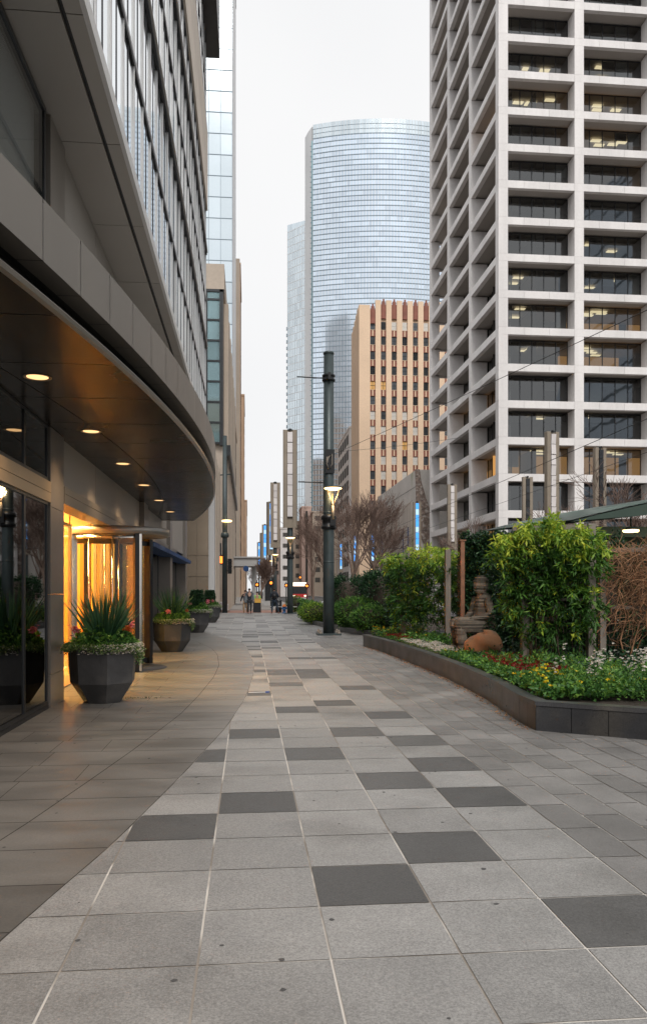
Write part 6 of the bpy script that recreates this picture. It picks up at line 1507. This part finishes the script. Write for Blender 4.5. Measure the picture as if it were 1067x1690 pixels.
# transit kiosk by the left walk
a = P(446, 86); KI = thing('ticket_kiosk', (a.x, a.y, 0), 'tall grey framed kiosk beside the poles past the crossing', 'kiosk')
mb = MB(); mb.box(a.x - .75, a.x - .6, a.y, a.y + .5, 0, 3.4); mb.box(a.x + .5, a.x + .65, a.y, a.y + .5, 0, 3.4); mb.box(a.x - .6, a.x + .5, a.y, a.y + .5, 3.1, 3.4); mb.box(a.x - .6, a.x + .5, a.y, a.y + .5, 0, .5); part('frame', mb, 'grey_bldg', KI)
mb = MB(); mb.box(a.x - .6, a.x + .5, a.y + .05, a.y + .45, .5, 3.1); part('panel', mb, 'frame_dark', KI)

# ================================================================ VEHICLES
def car(loc, rot, label, name='parked_car', m='car_white', s=1.0):
    T = thing(name, (0, 0, 0), label, 'car')
    # side profile along x, widths along y
    prof = [(-2.15, .35), (-2.2, .62), (-2.1, .86), (-1.75, .95), (-1.3, 1.22), (-.8, 1.42), (.1, 1.45), (.65, 1.30), (1.15, .98), (1.85, .86), (2.15, .66), (2.18, .35)]
    mb = MB(); mb.cs = True
    def wd(z, x): return .86 - max(0, z - .85) * .42 - max(0, abs(x) - 1.7) * .25
    ys_ = [-1, -.93, 0, .93, 1]; n = len(prof); base = len(mb.v)
    for x, z in prof:
        for t in ys_: w_ = wd(z, x); mb.v.append((x, t * w_, z - (.06 if abs(t) == 1 else 0)))
    for i in range(n - 1):
        for j in range(4): a_ = base + i * 5 + j; mb.face((a_, a_ + 5, a_ + 6, a_ + 1))
    mb.cs = False
    for sgn, j in ((-1, 0), (1, 4)):
        ids = [base + i * 5 + j for i in range(n)]; mb.face(ids if sgn < 0 else ids[::-1])
    mb.face([base + j for j in range(5)] + [base + (n - 1) * 5 + j for j in range(4, -1, -1)])
    part('body', mb, m, T)
    for sgn in (-1, 1):
        mb = MB(); y_ = lambda z, x: sgn * (wd(z, x) + .006)
        for q_ in ([(-1.3, .98), (-1.2, 1.15), (-.78, 1.34), (-.35, 1.36), (-.35, .98)], [(-.28, .98), (-.28, 1.36), (.1, 1.37), (.58, 1.25), (.98, .98)]): mb.poly([(x, y_(z, x), z) for x, z in (q_ if sgn > 0 else q_[::-1])])
        part('side_window', mb, 'frame_dark', T)
        for x in (-1.35, 1.35):
            mb = MB(); mb.tube([(x, sgn * .68, .32), (x, sgn * .88, .32)], .32, 20); wl = part('wheel', mb, 'rubber', T)
            mb = MB(); mb.tube([(x, sgn * .86, .32), (x, sgn * .895, .32)], .19, 12); part('rim', mb, 'mullion', wl)
        mb = MB(); mb.obox((2.10, sgn * .62, .68), (.12, .3, .13)); part('headlight', mb, 'panel_white', T)
        mb = MB(); mb.obox((-2.17, sgn * .62, .76), (.08, .26, .12)); part('tail_light', mb, 'sig_red', T)
    mb = MB(); mb.poly([(.68, -.6, 1.30), (1.14, -.74, 1.0), (1.14, .74, 1.0), (.68, .6, 1.30)]); mb.poly([(-1.33, .62, 1.23), (-1.72, .72, .98), (-1.72, -.72, .98), (-1.33, -.62, 1.23)])
    for i, v_ in enumerate(mb.v): mb.v[i] = (v_[0] + (.012 if v_[0] > 0 else -.012), v_[1], v_[2] + .012)
    part('windscreen', mb, 'frame_dark', T)
    T.location = loc; T.rotation_euler = (0, 0, rot); return T
car((P(380, 60).x - 2.35, P(380, 60).y + .6, -.15), R(0), 'white car crossing behind the slender signal pole')
car((P(560, 120).x, P(560, 120).y, -.15), R(90), 'distant dark car on the street right of the bus', m='cloth_dark')
# bus
a = P(494, 118); BS = thing('bus', (a.x, a.y, -.15), 'red and white bus with a glowing front coming up the tram street', 'bus')
z0 = -.15
mb = MB(); mb.box(a.x - 1.2, a.x + 1.2, a.y, a.y + 11, z0 + .35, z0 + 3.0); part('body', mb, 'bus_red', BS)
mb = MB(); mb.box(a.x - 1.1, a.x + 1.1, a.y - .03, a.y, z0 + 1.3, z0 + 2.4); part('windscreen', mb, 'frame_dark', BS)
mb = MB(); mb.box(a.x - 1.15, a.x + 1.15, a.y - .06, a.y - .005, z0 + 2.45, z0 + 3.0); part('lit_sign', mb, 'sign_white', BS)
mb = MB(); mb.box(a.x - 1.15, a.x + 1.15, a.y - .05, a.y - .01, z0 + .4, z0 + .75); part('bumper', mb, 'grey_bldg', BS)
for sx in (-.85, .85):
    mb = MB(); mb.box(a.x + sx - .15, a.x + sx + .15, a.y - .05, a.y - .01, z0 + .9, z0 + 1.1); part('headlight', mb, 'sign_white', BS)
    for yy in (2, 9): mb = MB(); mb.tube([(a.x + sx * 1.15, a.y + yy, z0 + .48), (a.x + sx * 1.43, a.y + yy, z0 + .48)], .48, 14); part('wheel', mb, 'rubber', BS)
# bollards by the tram track
for i, (px, z, lab) in enumerate(((532, 44, 'pale concrete bollard just left of the nearest big pole base'), (594, 47, 'pale bollard glimpsed through the gap in the dark hedge'))):
    a = P(px, z); mb = MB(); mb.lathe([(.0, -.15), (.11, -.15), (.11, .95), (.09, 1.0), (0, 1.02)], (a.x, a.y, 0), 14); mb.lathe([(.115, .8), (.118, .84), (.115, .88)], (a.x, a.y, 0), 14); solo('bollard', mb, 'grey_bldg', lab, 'bollard', 'pale bollards by the tram street')
# litter on the paving
a = P(428, 12.35); mb = MB(); mb.obox((a.x - .04, a.y, .010), (.26, .035, .006), R(3)); mb.cm = 1; mb.obox((a.x + .12, a.y, .012), (.06, .04, .007), R(10)); solo('paper_strip', mb, ['litter_white', 'litter_blue'], 'white and blue paper strip lying on the pavers', 'litter')
p_ = scatter(60, P(230, 11.7).x, P(230, 11.7).y, .5, .12, poly=None); o = leaf_obj('fallen_petals', np.stack([p_[:, 0], p_[:, 1], np.full(len(p_), .012)], 1), rng.normal(size=(len(p_), 3)) * np.array([1, 1, .1]), .022, .018, rng.random(len(p_)), 'leaf_dark'); tag(o, 'dark fallen leaf scraps on the concrete right of the nearest pot', 'leaf litter', kind='stuff')
yy_ = rng.uniform(8.8, 22, 420); xx_ = np.array([edge_x(t) for t in yy_]) - .02 - np.abs(rng.normal(size=420)) * .07
o = leaf_obj('fallen_leaves', np.stack([xx_, yy_, np.full(420, .011)], 1), rng.normal(size=(420, 3)) * np.array([1, 1, .12]), .035, .02, rng.random(420), 'vine_brown'); tag(o, 'small dry leaves and grit gathered along the foot of the raised planter', 'leaf litter', kind='stuff')
rr_ = np.random.default_rng(3); N = 110; px_ = rr_.uniform(-2.5, 3.0, N); py_ = rr_.uniform(2.6, 13, N); mb = MB()
for x, y in zip(px_, py_):
    n = 7; r_ = rnd.uniform(.006, .017); mb.poly([(x + r_ * rnd.uniform(.7, 1.2) * math.cos(6.283 * k / n), y + r_ * rnd.uniform(.7, 1.2) * math.sin(6.283 * k / n), .0058) for k in range(n)])
o = part('gum_spots', mb, 'asphalt'); tag(o, 'small dark gum spots trodden into the paving', 'stain', kind='stuff')
